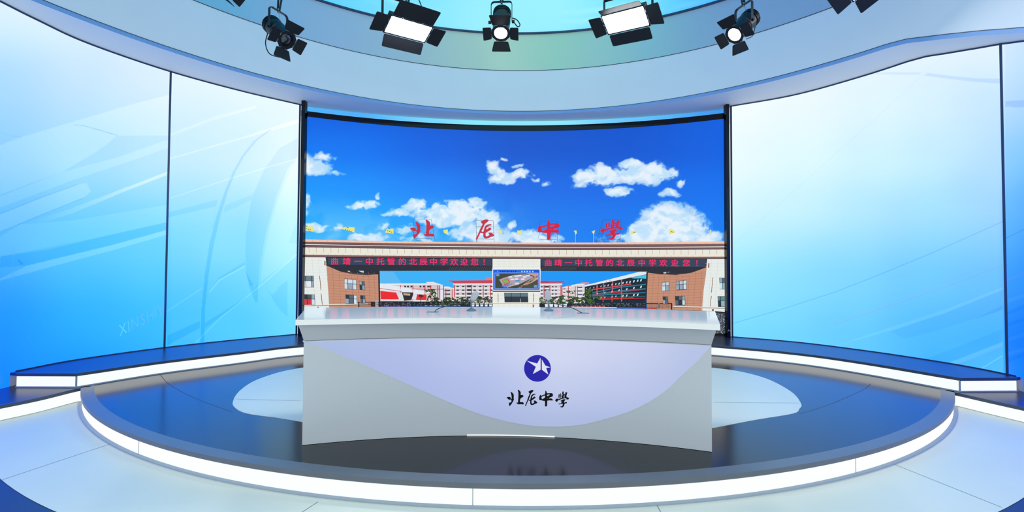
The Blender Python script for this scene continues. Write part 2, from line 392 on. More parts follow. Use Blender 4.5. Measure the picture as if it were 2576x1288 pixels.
for side, pts, lab in ((-1, [(-4.78, 5.2), (-4.85, 5.08), (-4.9, 4.75), (-5.0, 4.49), (-5.13, 4.2), (-5.32, 3.7), (-5.5, 3.0)], 'short lower step with glowing riser beside the left backlit wall'),
                       (1, [(4.94, 5.2), (4.99, 5.08), (5.06, 4.82), (5.14, 4.56), (5.26, 4.2), (5.42, 3.7), (5.6, 3.0)], 'short lower step with glowing riser beside the right backlit wall')):
    s_ = empty('side_step', (side * 5.3, 4.8, 0), lab, 'step')
    e = [tuple(p) for p in spline(pts, 6)]; W = wl if side < 0 else wr
    wall_part = [p for p in W if 3.0 < p[1] < 5.6]; wall_part.sort(key=lambda p: -p[1])
    tp = [(-5.6, 5.55), (-5.0, 5.3)] if side < 0 else [(5.69, 5.55), (5.1, 5.3)]
    MB().slab(e + wall_part[::-1] + tp[1:], ZD - .03, ZD - .0005).build('deck', M['step_deck'], s_)
    d = -1 * side
    MB().slab(offs(e, -.01 * d) + offs(e, .035 * d)[::-1], ZD - .033, ZD + .001).build('nosing', M['nosing_dark'], s_)
    MB().slab(offs(e, .004 * d) + offs(e, .024 * d)[::-1], .011, ZD - .033).build('riser_light', M['riser'], s_)
    MB().slab(offs(e, -.014 * d) + offs(e, .014 * d)[::-1], 0, .011).build('caulk_strip', M['caulk'], s_)

# ------------------------------------------------------------------ backlit side walls
Lx = [0, 200, 420, 435, 600, 750]; Ly = [20, 200, 400, 600, 800, 960]
Lt = [[(222, 243, 250), (228, 245, 252), (232, 246, 252), (232, 246, 252), (238, 250, 254), (244, 253, 255)],
      [(172, 220, 252), (198, 229, 251), (222, 241, 252), (228, 246, 255), (234, 250, 255), (240, 253, 255)],
      [(140, 205, 255), (165, 222, 255), (186, 230, 255), (194, 234, 255), (208, 241, 255), (232, 252, 255)],
      [(85, 185, 255), (96, 204, 255), (112, 216, 255), (128, 220, 255), (140, 225, 255), (178, 242, 255)],
      [(30, 152, 255), (44, 178, 255), (62, 194, 255), (72, 196, 255), (88, 208, 255), (116, 224, 255)],
      [(18, 138, 250), (26, 155, 252), (48, 178, 254), (60, 186, 255), (75, 198, 255), (98, 210, 255)]]
cA = conv(2.861, 0, 250); cB = conv(2.0444, 410, 250)
def print_left(px, py):
    c = bilerp(Lx, Ly, Lt, px, py)
    def shp(poly, dc, a=1.): 
        nonlocal c; m = inside(px, py, poly)[..., None]; c = c + m * np.array(dc, float) * a
    def fade_shp(poly, dc, x0, x1):
        nonlocal c; m = inside(px, py, poly) * np.clip((px - x0) / (x1 - x0), 0, 1); c = c + m[..., None] * np.array(dc, float)
    def ln(pts, w, dc):
        nonlocal c; d = linedist(px, py, pts); c = c + np.clip(1.3 - d / w, 0, 1)[..., None] * np.array(dc, float)
    LI = (16, 10, 2); DK = (-16, -12, -2)
    shp(cA([(0, 330), (150, 272), (530, 160), (900, 50), (1240, -40), (1215, 260), (845, 262), (700, 375), (450, 520), (0, 685)]), (14, 9, 1))
    shp(cA([(845, 258), (700, 215), (600, 188), (533, 183), (610, 190), (700, 222)]), (-18, -12, 0))
    ln(cA([(533, 183), (610, 190), (720, 222), (845, 260)]), 1.6, (-22, -14, 0))
    ln(cA([(0, 240), (90, 264), (155, 274)]), 1.0, (-22, -14, -4))
    shp(cA([(450, 520), (840, 420), (1210, 290), (1208, 350), (860, 470), (500, 590), (0, 780), (0, 700)]), (12, 8, 0))
    shp(cA([(0, 825), (300, 705), (560, 612), (620, 602), (655, 660), (600, 710), (300, 830), (0, 955)]), (20, 9, 0))
    ln(cA([(0, 825), (300, 705), (560, 612)]), 1.1, (-26, -22, -4)); ln(cA([(0, 955), (300, 830), (600, 710)]), 1.1, (-24, -20, -4))
    fade_shp(cA([(150, 900), (500, 790), (850, 655), (1205, 520), (1200, 545), (870, 675), (520, 820), (300, 890)]), (38, 16, 0), 60, 330)
    shp(cA([(300, 890), (520, 870), (900, 810), (1200, 760), (1198, 885), (600, 1015), (0, 1130), (0, 990), (150, 900)]), (12, 7, 0))
    shp(cA([(0, 1132), (350, 1080), (800, 975), (1198, 885), (1196, 940), (800, 1050), (200, 1195), (0, 1210)]), (-18, -9, 0))
    shp(cA([(0, 1290), (200, 1195), (800, 1050), (1196, 942), (1194, 975), (850, 1075), (350, 1210), (0, 1305)]), (26, 12, 0))
    ln(cA([(130, 1155), (162, 1188)]), 1.0, (-30, -60, -60))
    # second panel
    shp(cB([(40, 175), (260, 90), (480, 30), (480, 45), (250, 110), (40, 190)]), (10, 5, 0))
    shp(cB([(38, 300), (420, 190), (700, 100), (700, 122), (420, 200), (38, 308)]), (16, 6, 0))
    shp(cB([(615, 137), (560, 155), (480, 215), (420, 290), (375, 370), (335, 470), (295, 600), (262, 740), (235, 900), (215, 1080), (212, 1255), (192, 1255), (198, 1080), (215, 900), (240, 740), (275, 600), (318, 470), (358, 375), (405, 290), (465, 215), (540, 160)]), (-24, -14, -3))
    shp(cB([(692, 200), (600, 250), (520, 360), (455, 510), (425, 700), (425, 880), (445, 960), (490, 960), (495, 870), (530, 680), (580, 510), (640, 360), (692, 290)]), (-15, -9, -1))
    shp(cB([(425, 880), (445, 965), (475, 1045), (488, 1040), (490, 950), (470, 965)]), (-20, -12, -2))
    shp(cB([(692, 300), (640, 400), (590, 520), (550, 650), (520, 800), (500, 940), (692, 800)]), (14, 6, 0))
    ln(cB([(38, 508), (360, 402), (520, 355), (692, 305)]), 1.2, (24, 12, 0))
    shp(cB([(25, 582), (280, 515), (272, 550), (25, 608)]), (-15, -8, 0))
    shp(cB([(320, 545), (460, 490), (450, 520), (310, 585)]), (-12, -6, 0))
    ln(cB([(280, 515), (255, 660)]), .8, (-14, -8, 0))
    ln(cB([(20, 1090), (200, 972)]), 1.2, (26, 14, 0))
    ln(cB([(240, 990), (290, 930), (420, 858)]), 1.2, (40, 22, 0))
    shp(cB([(240, 985), (290, 915), (420, 835), (420, 855), (290, 925)]), (-14, -10, 0))
    ln(cB([(165, 1255), (300, 1120), (400, 1040), (500, 960), (692, 795)]), 1.1, (34, 18, 0))
    shp(cB([(22, 1215), (190, 1140), (190, 1175), (22, 1265)]), (-16, -12, 0)); shp(cB([(215, 1150), (440, 1010), (300, 1115), (215, 1180)]), (-14, -12, 0))
    shp(cB([(535, 970), (560, 1005), (585, 985), (600, 960), (640, 930), (640, 1120), (600, 1080), (570, 1040)]), (-14, -9, 0))
    shp(cB([(645, 740), (692, 620), (692, 740)]), (-10, -5, 0))
    return np.clip(c + (vnoise(px / 90, py / 90) - .5)[..., None] * 4, 0, 255)
Rx = [1838, 2000, 2180, 2350, 2510, 2522, 2532, 2580]; Ry = [110, 260, 400, 520, 700, 860, 960]
Rt = [[(240, 252, 255), (240, 252, 255), (236, 250, 254), (232, 246, 253), (226, 242, 252), (226, 242, 252), (208, 232, 250), (200, 228, 250)],
      [(244, 253, 255), (238, 251, 255), (226, 246, 255), (214, 240, 255), (200, 232, 253), (198, 230, 252), (184, 222, 252), (176, 216, 250)],
      [(234, 251, 255), (222, 248, 255), (208, 243, 255), (196, 236, 255), (182, 224, 254), (178, 220, 252), (140, 206, 255), (132, 200, 254)],
      [(212, 246, 255), (198, 240, 255), (180, 232, 255), (165, 224, 255), (162, 216, 254), (156, 208, 250), (104, 188, 255), (96, 180, 255)],
      [(150, 232, 255), (138, 222, 255), (126, 212, 255), (112, 202, 255), (108, 195, 252), (104, 188, 248), (55, 158, 250), (48, 150, 246)],
      [(118, 220, 255), (112, 212, 255), (98, 202, 255), (78, 188, 255), (72, 182, 255), (78, 184, 255), (24, 132, 242), (18, 125, 240)],
      [(115, 215, 255), (108, 208, 255), (90, 198, 255), (68, 180, 255), (84, 194, 255), (84, 194, 255), (40, 142, 248), (20, 130, 240)]]
cC = conv(2.8613, 2100, 500); cD = conv(4.293, 2000, 0); cE = conv(1.5335, 1800, 60)
def print_right(px, py):
    c = bilerp(Rx, Ry, Rt, px, py)
    def shp(poly, dc):
        nonlocal c; c = c + inside(px, py, poly)[..., None] * np.array(dc, float)
    def ln(pts, w, dc):
        nonlocal c; d = linedist(px, py, pts); c = c + np.clip(1.3 - d / w, 0, 1)[..., None] * np.array(dc, float)
    shp(cD([(840, 795), (1000, 778), (1370, 782), (1335, 808), (1000, 806), (830, 800)]), (-14, -10, -6))
    shp(cD([(1430, 786), (1700, 822), (1950, 845), (2245, 850), (2245, 906), (1900, 880), (1650, 850), (1392, 818)]), (-18, -14, -8))
    shp(cD([(2268, 1090), (2480, 1085), (2480, 1160), (2268, 1152)]), (-20, -18, -12))
    ln(cE([(70, 850), (330, 620), (600, 380), (800, 195), (900, 110)]), 1.0, (-8, -5, -2))
    ln(cC([(-760, 905), (-380, 795), (0, 672), (300, 555), (700, 390), (1215, 162)]), .8, (-34, -34, -22)); ln(cC([(1230, 285), (1362, 220)]), .8, (-34, -34, -30))
    ln(cC([(0, 885), (300, 790), (650, 650), (900, 555), (1210, 430)]), 1.4, (12, -8, -8)); ln(cC([(0, 905), (400, 770), (800, 635), (1210, 478)]), .8, (20, -22, -40))
    ln(cC([(1232, 590), (1362, 535)]), .9, (40, -10, -50))
    shp(cC([(0, 1060), (400, 925), (800, 795), (1210, 635), (1210, 655), (800, 820), (400, 950)]), (12, 6, 0))
    shp(cC([(400, 955), (800, 822), (1210, 655), (1205, 800), (800, 930), (500, 1010)]), (-5, -6, -2))
    shp(cC([(1100, 820), (1210, 765), (1210, 800), (1000, 870)]), (-7, -8, -3))
    shp(cC([(650, 1155), (900, 1060), (1210, 935), (1205, 1030), (900, 1150), (790, 1190)]), (-7, -6, 0))
    shp(cC([(790, 1190), (950, 1130), (1210, 1030), (1205, 1060), (880, 1190)]), (16, 8, 0))
    ln(cC([(880, 1190), (1060, 1125), (1210, 1060)]), .9, (40, -10, -40)); ln(cC([(1055, 1222), (1205, 1132)]), 1.0, (50, 26, 0))
    for a, b in ((730, 680), (820, 760), (900, 850), (1010, 960), (1110, 1070), (1160, 1105)):
        shp(cC([(1228, a), (1370, b), (1370, b + 28), (1228, a + 22)]), (12 if a % 20 else -9, 5 if a % 20 else -6, 0))
    return np.clip(c + (vnoise(px / 90, py / 90 + 9) - .5)[..., None] * 4, 0, 255)

def ztop(S):
    def f(ss): P = S.pts(ss, np.zeros_like(ss)); return np.array([zsoff(azi(p[0], p[1])) for p in P])
    return f
def zbot(S):
    def f(ss): P = S.pts(ss, np.zeros_like(ss)); return np.where(P[:, 1] > 5.14, ZS, ZD if True else 0) * np.where(P[:, 1] > 2.95, 1, 0)
    return f
backL, backR = Surf(offs(wl, .09)), Surf(offs(wr, .09))
def wall_shell(name, nodes, z1):
    mb = MB(); a = [(p[0], p[1], 0) for p in nodes]; b = [(p[0], p[1], z1) for p in nodes]; v, f = ribbon(a, b); mb.add(v, f)
    o_ = offs(nodes, .08); v, f = ribbon([(p[0], p[1], 0) for p in o_], [(p[0], p[1], z1) for p in o_]); mb.add(v, f)
    o = mb.build(name, M['plaster']); tag(o, kind='structure'); return o
W_L = wall_shell('wall_left', offs(wl, .03), ZT + .4); W_R = wall_shell('wall_right', offs(wr, .03), ZT + .4)
sL = SL.hit(422, 500)[0]; sR_ = SR.hit(2525.5, 500)[0]; LT = SL.S[-1]; RT = SR.S[-1]; sR_end = SR.hit(2576, 500)[0] + .35
def wpanel(S, a, b, ns, nz, cf, parent):
    zb = lambda ss: np.array([ZS if y > 5.15 else (ZD if y > 3.0 else 0.) for y in S.pts(ss, np.zeros_like(ss))[:, 1]])
    return S.grid(a, b, zb, ztop(S), ns, nz, cf, 'backlit_panel', M['print'], parent, boost=1.3)
s0 = SL.hit(0, 500)[0] - .45
wpanel(SL, s0, sL, 300, 420, print_left, W_L); wpanel(SL, sL, LT, 240, 420, print_left, W_L)
wpanel(SL, 0, s0, 20, 20, print_left, W_L)
wpanel(SR, 0, sR_, 420, 480, print_right, W_R); wpanel(SR, sR_, sR_end, 90, 300, print_right, W_R); wpanel(SR, sR_end, RT, 20, 20, print_right, W_R)
def vstrip(S, s, w, parent, m, z1=None, name='seam_strip', th=.006):
    P0 = S.pts([s - w / 2, s + w / 2], [0, 0], 0); P1 = S.pts([s - w / 2, s + w / 2], [0, 0], th)
    z1 = z1 or zsoff(azi(P0[0][0], P0[0][1])); z0 = ZS if P0[0][1] > 5.15 else ZD
    MB().slab([P0[0][:2], P0[1][:2], P1[1][:2], P1[0][:2]], z0, z1).build(name, m, parent)
vstrip(SL, sL, .026, W_L, M['trim_dark']); vstrip(SR, sR_, .026, W_R, M['trim_dark'])
vstrip(SL, LT - .02, .03, W_L, M['trim_dark']); vstrip(SR, .02, .03, W_R, M['trim_dark'])
for S, par, a, b in ((SL, W_L, 0, LT), (SR, W_R, 0, RT)):      # thin dark trims where panel meets soffit and step
    ss = np.linspace(a, b, 120); zt_ = ztop(S)(ss); P = S.pts(ss, zt_, .012); v, f = ribbon(P, P - np.array([0, 0, .022])); MB().add(v, f).build('top_trim', M['trim_dark'], par)
    q = [s for s in ss if S.pts([s], [0])[0][1] > 5.15]; P = S.pts(q, [ZS] * len(q), .006); v, f = ribbon(P, P + np.array([0, 0, .012])); MB().add(v, f).build('bottom_trim', M['trim_dark'], par)
# faint printed lettering on the left panel
sh = Sheet(SL, .001)
def glyphs(txt, bold=0.):
    cu = bpy.data.curves.new('lettering', 'FONT'); cu.body = txt; cu.offset = bold; cu.resolution_u = 3
    ob = bpy.data.objects.new('lettering', cu); COL.objects.link(ob)
    dg = bpy.context.evaluated_depsgraph_get(); me = bpy.data.meshes.new_from_object(ob.evaluated_get(dg))
    V = [(v.co.x, v.co.y) for v in me.vertices]; Fs = [tuple(p.vertices) for p in me.polygons]
    bpy.data.objects.remove(ob); bpy.data.curves.remove(cu); bpy.data.meshes.remove(me); return V, Fs
def put_glyph(sh, txt, fx, col, bold=0.):
    V, Fs = glyphs(txt, bold); S_ = [sh.sf.hit(*fx(*p)) for p in V]; c = tuple(lin(col))
    for f in Fs: sh._emit([S_[k] for k in f], c)
for ch, cx, cy, colr in zip('XINSHIY', (309, 323.6, 339, 359.3, 377.5, 390.5, 403.5), (827.5, 820, 812, 803, 793, 786, 779),
                            ((88, 206, 255), (84, 200, 255), (80, 192, 255), (88, 188, 255), (84, 192, 255), (86, 194, 255), (96, 190, 255))):
    V_ = glyphs(ch)[0]; gx_ = (min(v[0] for v in V_) + max(v[0] for v in V_)) / 2
    put_glyph(sh, ch, lambda x, y, cx=cx, cy=cy, g=gx_: (cx + (x - g) * 27 - (y - .35) * 4, cy - (y - .35) * 40 - (x - g) * 14), colr)
sh.build('printed_lettering', M['print'], W_L)

# ------------------------------------------------------------------ wall behind the screen
wb = [tuple(p) for p in offs(sc_nodes, .06)]
mb = MB(); v, f = ribbon([(p[0], p[1], 0) for p in wb], [(p[0], p[1], ZT + .4) for p in wb]); mb.add(v, f)
o_ = offs(wb, .12); v, f = ribbon([(p[0], p[1], 0) for p in o_], [(p[0], p[1], ZT + .4) for p in o_]); mb.add(v, f)
W_B = tag(mb.build('wall_back', M['plaster']), kind='structure')
def head_col(px, py):
    c = bilerp([760, 900, 1080, 1200, 1400, 1600, 1830], [260, 330], [[(80, 180, 250), (80, 175, 248), (120, 215, 255), (140, 232, 255), (145, 232, 255), (100, 195, 250), (60, 150, 240)]] * 2, px, py)
    return c
SS2 = Surf(sc_nodes)
SS2.grid(SS2.hit(760, 300)[0], SS2.hit(1832, 300)[0], 4.22, ZT + .02, 120, 4, head_col, 'lit_header', M['print'], W_B, off=-.03)

# ------------------------------------------------------------------ LED screen
screen = empty('curved_video_screen', (0.06, 8.9, ZS), 'large curved video screen behind the desk showing a school gate under a blue sky', 'screen')
def y3(a, b, c):                       # smooth line of a picture feature through x = 763, 1300, 1825
    return lambda x: (a * (x - 1300) * (x - 1825) / ((763 - 1300) * (763 - 1825)) + b * (x - 763) * (x - 1825) / ((1300 - 763) * (1300 - 1825)) + c * (x - 763) * (x - 1300) / ((1825 - 763) * (1825 - 1300)))
X0, X1 = 763, 1825
pic = Sheet(SS, .004, .0003)
blobs = [(795, 420, 40, 17, 1), (770, 405, 22, 22, .7), (812, 396, 36, 10, .6), (848, 438, 24, 6, .45), (766, 518, 15, 24, 1), (905, 516, 34, 12, .75), (935, 512, 22, 9, .7), (954, 496, 8, 5, .5),
         (1000, 531, 40, 9, .65), (1045, 516, 30, 15, 1), (1095, 532, 62, 18, 1), (1165, 535, 62, 24, 1.1), (1197, 516, 20, 20, 1.2), (1222, 556, 28, 32, 1.1), (1130, 552, 70, 14, .8), (1195, 588, 55, 26, 1), (1240, 600, 60, 16, .9),
         (1243, 545, 22, 14, .8), (1238, 562, 26, 26, 1.1), (1150, 522, 50, 16, 1), (1215, 580, 40, 26, 1.1), (1100, 552, 50, 16, .9), (1345, 603, 60, 14, 1), (1285, 567, 14, 16, .8), (1272, 580, 20, 16, .7), (1320, 597, 60, 18, 1.05), (795, 572, 36, 11, .75), (848, 574, 14, 10, .7), (925, 600, 46, 13, .95), (965, 570, 22, 12, .5), (1020, 575, 26, 14, .6), (1040, 600, 40, 10, .5),
         (1246, 420, 18, 20, 1), (1262, 446, 34, 16, 1.05), (1310, 438, 28, 11, .9), (1345, 452, 12, 5, .5), (1377, 460, 10, 8, .6), (1268, 400, 8, 6, .6), (1300, 418, 16, 5, .4),
         (1472, 448, 30, 18, 1), (1520, 442, 42, 24, 1.1), (1585, 432, 50, 26, 1.1), (1640, 438, 50, 24, 1.1), (1560, 484, 42, 12, .9), (1585, 410, 30, 10, .9), (1690, 438, 20, 10, .8), (1458, 466, 20, 7, .6), (1685, 488, 24, 11, .75), (1712, 455, 12, 12, .55), (1560, 412, 16, 5, .6),
         (1685, 566, 78, 46, 1.3), (1640, 588, 66, 34, 1.1), (1722, 580, 50, 40, 1.15), (1650, 600, 140, 16, .9), (1775, 598, 44, 14, .9), (1745, 560, 18, 18, .6)]
def sky(px, py):
    c = bilerp([760, 900, 1100, 1300, 1550, 1830], [290, 380, 470, 560, 620],
               [[(14, 100, 228), (14, 98, 226), (22, 92, 212), (26, 86, 200), (16, 84, 205), (14, 96, 222)],
                [(16, 122, 244), (18, 118, 242), (24, 100, 226), (28, 90, 208), (20, 88, 210), (14, 98, 226)],
                [(26, 150, 252), (28, 146, 252), (30, 130, 246), (32, 108, 230), (24, 108, 232), (16, 112, 238)],
                [(46, 172, 252), (40, 170, 252), (40, 160, 252), (34, 128, 240), (26, 122, 240), (18, 122, 242)],
                [(80, 188, 250), (66, 184, 250), (60, 176, 250), (34, 140, 244), (20, 128, 244), (18, 130, 246)]], px, py)
    qx, qy = px, py
    wx = (fbm(px / 34 + 3, py / 34 + 8, 4) - .5); wy = (fbm(px / 30 + 60, py / 30 + 21, 4) - .5); px = px + wx * 34; py = py + wy * 26
    d = np.zeros(np.shape(px))
    for bx, by, rx, ry, s in blobs: d = np.maximum(d, s * np.clip(1.36 - np.hypot((px - bx) / rx, (py - by) / ry), 0, 1.2) * .95) + .12 * s * np.exp(-((px - bx) / rx) ** 2 - ((py - by) / ry) ** 2)
    n = fbm(px / 26, py / 20, 6); n2 = fbm(px / 60 + 40, py / 40, 4)
    n3 = fbm(px / 9 + 11, py / 8 + 5, 4)
    a = sstep(.08, .62, d * (.5 + .95 * n) + ((n - .5) * .8 + (n3 - .5) * .7) * sstep(.0, .3, d)) * (.82 + .18 * sstep(.3, .9, d))
    haze = np.clip((n2 - .45) * 1.6, 0, .28) * sstep(470, 600, qy) * sstep(1360, 1240, qx)
    sh_ = sstep(.35, .75, fbm(px / 18 + 90, py / 12 + 4, 4)); white = np.stack([238 - 46 * sh_, 246 - 20 * sh_, 251 - 2 * sh_], -1)
    a = (a * .96)[..., None]; c = c * (1 - a) + white * a
    return c * (1 - haze[..., None]) + np.array([190, 222, 250]) * haze[..., None]
sa, sb = SS.hit(X0, 450)[0], SS.hit(X1, 450)[0]
zlow, zhi = SS.hit(1300, 625)[1], SS.hit(1300, 322)[1] + .0
ztopf = lambda ss: np.interp(ss, [sa, (sa + sb) / 2, sb], [SS.hit(768, 290)[1], SS.hit(1300, 328)[1], SS.hit(1822, 296)[1]])
back_panel = SS.grid(sa, sb, ZS + .02, ztopf, 300, 120, lambda px, py: np.where((py > 776)[..., None], np.array([40, 46, 58]) + (vnoise(px / 1.7, py / 1.7) * 90)[..., None], np.array([30., 140, 245])), 'picture_backing', M['screen'], screen, off=.001)
SS.grid(sa, sb, 1.94, ztopf, 560, 250, sky, 'sky_picture', M['screen'], screen, off=.003)
B = [y3(602, 610.2, 607), y3(608, 614.6, 613), y3(613, 620, 619), y3(614, 620.8, 619.8), y3(615.6, 622.4, 621.8), y3(616.2, 623, 622.4), y3(621, 627.5, 626.5), y3(622, 628.6, 627.4), y3(640.5, 645.5, 645.5), y3(641, 646, 646), y3(645.5, 649.7, 650), y3(646.8, 651.4, 651.4)]
XS = np.linspace(X0, X1, 30)
def band(fa, fb, col, x0=X0, x1=X1):
    xs = np.linspace(x0, x1, max(2, int((x1 - x0) / 36) + 1)); pic.poly([(x, fa(x)) for x in xs] + [(x, fb(x)) for x in xs[::-1]], col)
low = y3(777, 777, 788)
# lower sky and courtyard
pic.rect(950, 676, 1240, 735, (58, 176, 246)); pic.rect(1356, 676, 1632, 735, (26, 150, 246)); pic.up()
pic.poly([(955, 683), (990, 684), (1010, 712), (955, 712)], (88, 184, 244))
pic.up()
# cream and brown piers
cream = (228, 234, 231); brown = (198, 142, 116); dark = (40, 44, 54)
pic.poly([(X0, 646), (820, 646), (824, 700), (829, 790), (X0, 790)], cream)
pic.poly([(1779, 650), (X1, 650), (X1, 786), (1764, 786), (1770, 730), (1776, 690)], cream)
pic.poly([(820, 664), (955, 668), (955, 775), (829, 775)], brown); pic.poly([(1628, 670), (1779, 664), (1770, 730), (1767, 786), (1628, 779)], brown)
pic.rect(1239, 648, 1359.5, 776, (232, 235, 228))
# white, red-columned buildings behind the gate
W_, Rd, G_ = (228, 232, 238), (196, 52, 62), (44, 52, 62)
c4 = conv(8.31, 940, 670); c6 = conv(8.587, 1350, 670)
P = lambda pts, col, cv=c4: pic.poly(cv(pts), col)
P([(130, 355), (1340, 355), (1470, 395), (1470, 800), (130, 800)], (210, 196, 200))
P([(1470, 420), (1560, 420), (1690, 470), (1690, 800), (1470, 800)], (214, 204, 206))
P([(1680, 385), (2485, 385), (2485, 800), (1680, 800)], (206, 192, 196))
P([(90, 395), (540, 395), (540, 800), (60, 800)], (206, 192, 196), c6)
P([(540, 450), (750, 450), (750, 800), (540, 800)], (214, 200, 204), c6); P([(750, 400), (1040, 385), (1040, 800), (750, 800)], (220, 208, 212), c6)
P([(1035, 400), (1130, 385), (2220, 118), (2395, 118), (2380, 800), (1035, 800)], (26, 40, 54), c6)
pic.up()
P([(1555, 290), (1640, 298), (2485, 290), (2485, 355), (1680, 358), (1650, 335)], (200, 66, 82)); P([(2335, 235), (2485, 235), (2485, 290), (2385, 290)], (226, 120, 132))
P([(1660, 360), (2485, 358), (2485, 385), (1670, 385)], W_); P([(240, 365), (1330, 357), (1470, 398), (1470, 415), (1340, 385), (240, 392)], W_)
P([(1105, 328), (1240, 325), (1330, 352), (1105, 352)], (236, 226, 222)); P([(1470, 425), (1560, 425), (1600, 445), (1680, 455), (1680, 472), (1470, 450)], (236, 230, 232))
P([(75, 312), (660, 318), (560, 352), (75, 365)], (202, 66, 84), c6); P([(85, 375), (550, 372), (550, 400), (85, 405)], W_, c6)
P([(545, 450), (745, 445), (745, 468), (545, 470)], W_, c6); P([(600, 435), (660, 422), (742, 422), (742, 445), (600, 445)], (232, 190, 190), c6)
P([(745, 410), (880, 378), (1035, 380), (1035, 402), (880, 405), (745, 440)], W_, c6); P([(920, 372), (980, 345), (1130, 348), (1135, 370), (1035, 385)], (230, 140, 136), c6)
for k in range(4):                     # floors: balcony fronts and dark openings
    y = 440 + k * 78
    P([(1690, y), (2485, y), (2485, y + 26), (1690, y + 26)], W_); P([(62, y + 22), (530, y + 22), (530, y + 48), (62, y + 48)], W_, c6)
    for x in range(1730, 2480, 118): P([(x, y - 32), (x + 52, y - 32), (x + 52, y - 8), (x, y - 8)], G_)
    P([(1950, y - 42), (2040, y - 42), (2040, y), (1950, y)], (60, 62, 70))
    for x in (95, 330, 400): P([(x, y - 12), (x + 34, y - 12), (x + 34, y + 14), (x, y + 14)], G_, c6)
    P([(170, y - 18), (270, y - 18), (270, y + 20), (170, y + 20)], (58, 60, 68), c6)
    P([(1480, y + 50), (1600, y + 50), (1600, y + 76), (1480, y + 76)], G_); P([(885, y + 4), (985, y + 4), (985, y + 26), (885, y + 26)], G_, c6)
    P([(840, y + 34), (1030, y + 34), (1030, y + 60), (840, y + 60)], W_, c6); P([(560, y + 64), (740, y + 64), (740, y + 84), (560, y + 84)], W_, c6)
    P([(575, y + 38), (620, y + 38), (620, y + 58), (575, y + 58)], G_, c6)
for k in range(3):
    y = 455 + k * 75; P([(600, y), (1340, y), (1340, y + 22), (600, y + 22)], W_)
for x in (640, 700, 770, 960, 1030, 1120, 1160): P([(x, 405), (x + 38, 405), (x + 38, 440), (x, 440)], G_)
pic.up()
for x in (1690, 1925, 2045, 2290, 2440): P([(x - 8, 385), (x + 10, 385), (x + 10, 640), (x - 8, 640)], Rd)
for x in (560, 820, 1073, 1195, 1340, 1380, 1460): P([(x - 9, 395), (x + 9, 395), (x + 9, 700), (x - 9, 700)], Rd)
for x in (1510, 1640): P([(x - 7, 470), (x + 7, 470), (x + 7, 660), (x - 7, 660)], Rd)
P([(760, 462), (1460, 470), (1460, 486), (760, 480)], Rd)
P([(1395, 410), (1450, 420), (1450, 700), (1395, 700)], (222, 232, 242))
for x in (160, 285, 525): P([(x - 9, 405), (x + 9, 405), (x + 9, 665), (x - 9, 665)], Rd, c6)
for x in (548, 685, 835, 880): P([(x - 8, 430), (x + 8, 430), (x + 8, 700), (x - 8, 700)], Rd, c6)
P([(250, 318), (250, 350), (90, 350), (90, 335)], (170, 60, 76), c6)
# auditorium, left
P([(130, 358), (600, 430), (1080, 520), (1180, 560), (1000, 585), (600, 550), (130, 500)], (226, 232, 240)); pic.up()
P([(130, 455), (590, 520), (590, 532), (130, 468)], (206, 70, 78)); P([(138, 515), (470, 548), (530, 690), (150, 690)], (232, 40, 44))
P([(470, 548), (590, 558), (635, 690), (530, 690)], (218, 224, 230)); P([(590, 540), (830, 545), (790, 700), (640, 720)], (40, 42, 50)); P([(620, 560), (765, 572), (762, 612), (625, 605)], (214, 170, 128))
P([(830, 575), (910, 580), (880, 690), (800, 690)], (218, 224, 230)); P([(910, 582), (1110, 600), (1100, 705), (885, 700)], (226, 48, 50))
P([(140, 690), (635, 695), (620, 722), (150, 718)], (224, 226, 232)); P([(830, 700), (1170, 708), (1170, 725), (830, 722)], (228, 230, 236)); P([(140, 722), (830, 728), (830, 742), (140, 740)], (196, 60, 66))
for k in range(5): P([(482 + k * 9, 572 + k * 24), (598 + k * 8, 580 + k * 23), (598 + k * 8, 584 + k * 23), (482 + k * 9, 576 + k * 24)], (150, 156, 168))
# glass building, right
P([(1040, 400), (1200, 372), (2220, 118), (2395, 118), (2395, 165), (1800, 290), (1040, 440)], (226, 232, 240), c6)
P([(2040, 245), (2395, 170), (2395, 270), (2250, 260), (2080, 262)], (60, 196, 226), c6)
for yo, cc in ((0, (52, 128, 150)), (96, (40, 120, 150)), (180, (48, 130, 150)), (262, (44, 96, 112))):
    P([(1200, 560 + yo * .35), (1800, 440 + yo * .8), (2380, 375 + yo), (2380, 395 + yo), (1800, 462 + yo * .8), (1200, 580 + yo * .35)], cc, c6)
pic.up()
for r_ in range(3):
    for k in range(16):
        if (k * 7 + r_ * 5) % (3 if r_ == 0 else 2 if r_ == 1 else 3) == (1 if r_ else 5): continue
        x = 1060 + k * 78 + 4 * (k % 3); y = (470, 620, 690)[r_] - (x - 1060) * (.165, .17, .09)[r_]
        w = 16 + k * 1.2; h = 22 + k * 1.6
        P([(x + w * .5, y), (x + w * 1.4, y - 3), (x + w * .9, y + h), (x, y + h + 3)], (206, 226, 236), c6)
for x, a, b in ((1303, 395, 590), (1445, 365, 580), (1640, 325, 560), (1833, 285, 760)): P([(x - 10, a), (x + 10, a - 4), (x + 10, b), (x - 10, b)], (216, 92, 100), c6)
for x in (1435, 1628): P([(x - 10, 625), (x + 10, 625), (x + 10, 770), (x - 10, 770)], (216, 52, 56), c6)
P([(1200, 490), (1640, 432), (2040, 368), (2040, 392), (1640, 455), (1200, 512)], (222, 78, 84), c6); P([(1060, 625), (1640, 560), (2380, 485), (2380, 496), (1640, 585), (1250, 612)], (176, 50, 66), c6)
P([(1340, 695), (1680, 690), (2350, 680), (2350, 692), (1680, 712), (1340, 720)], (224, 44, 46), c6)
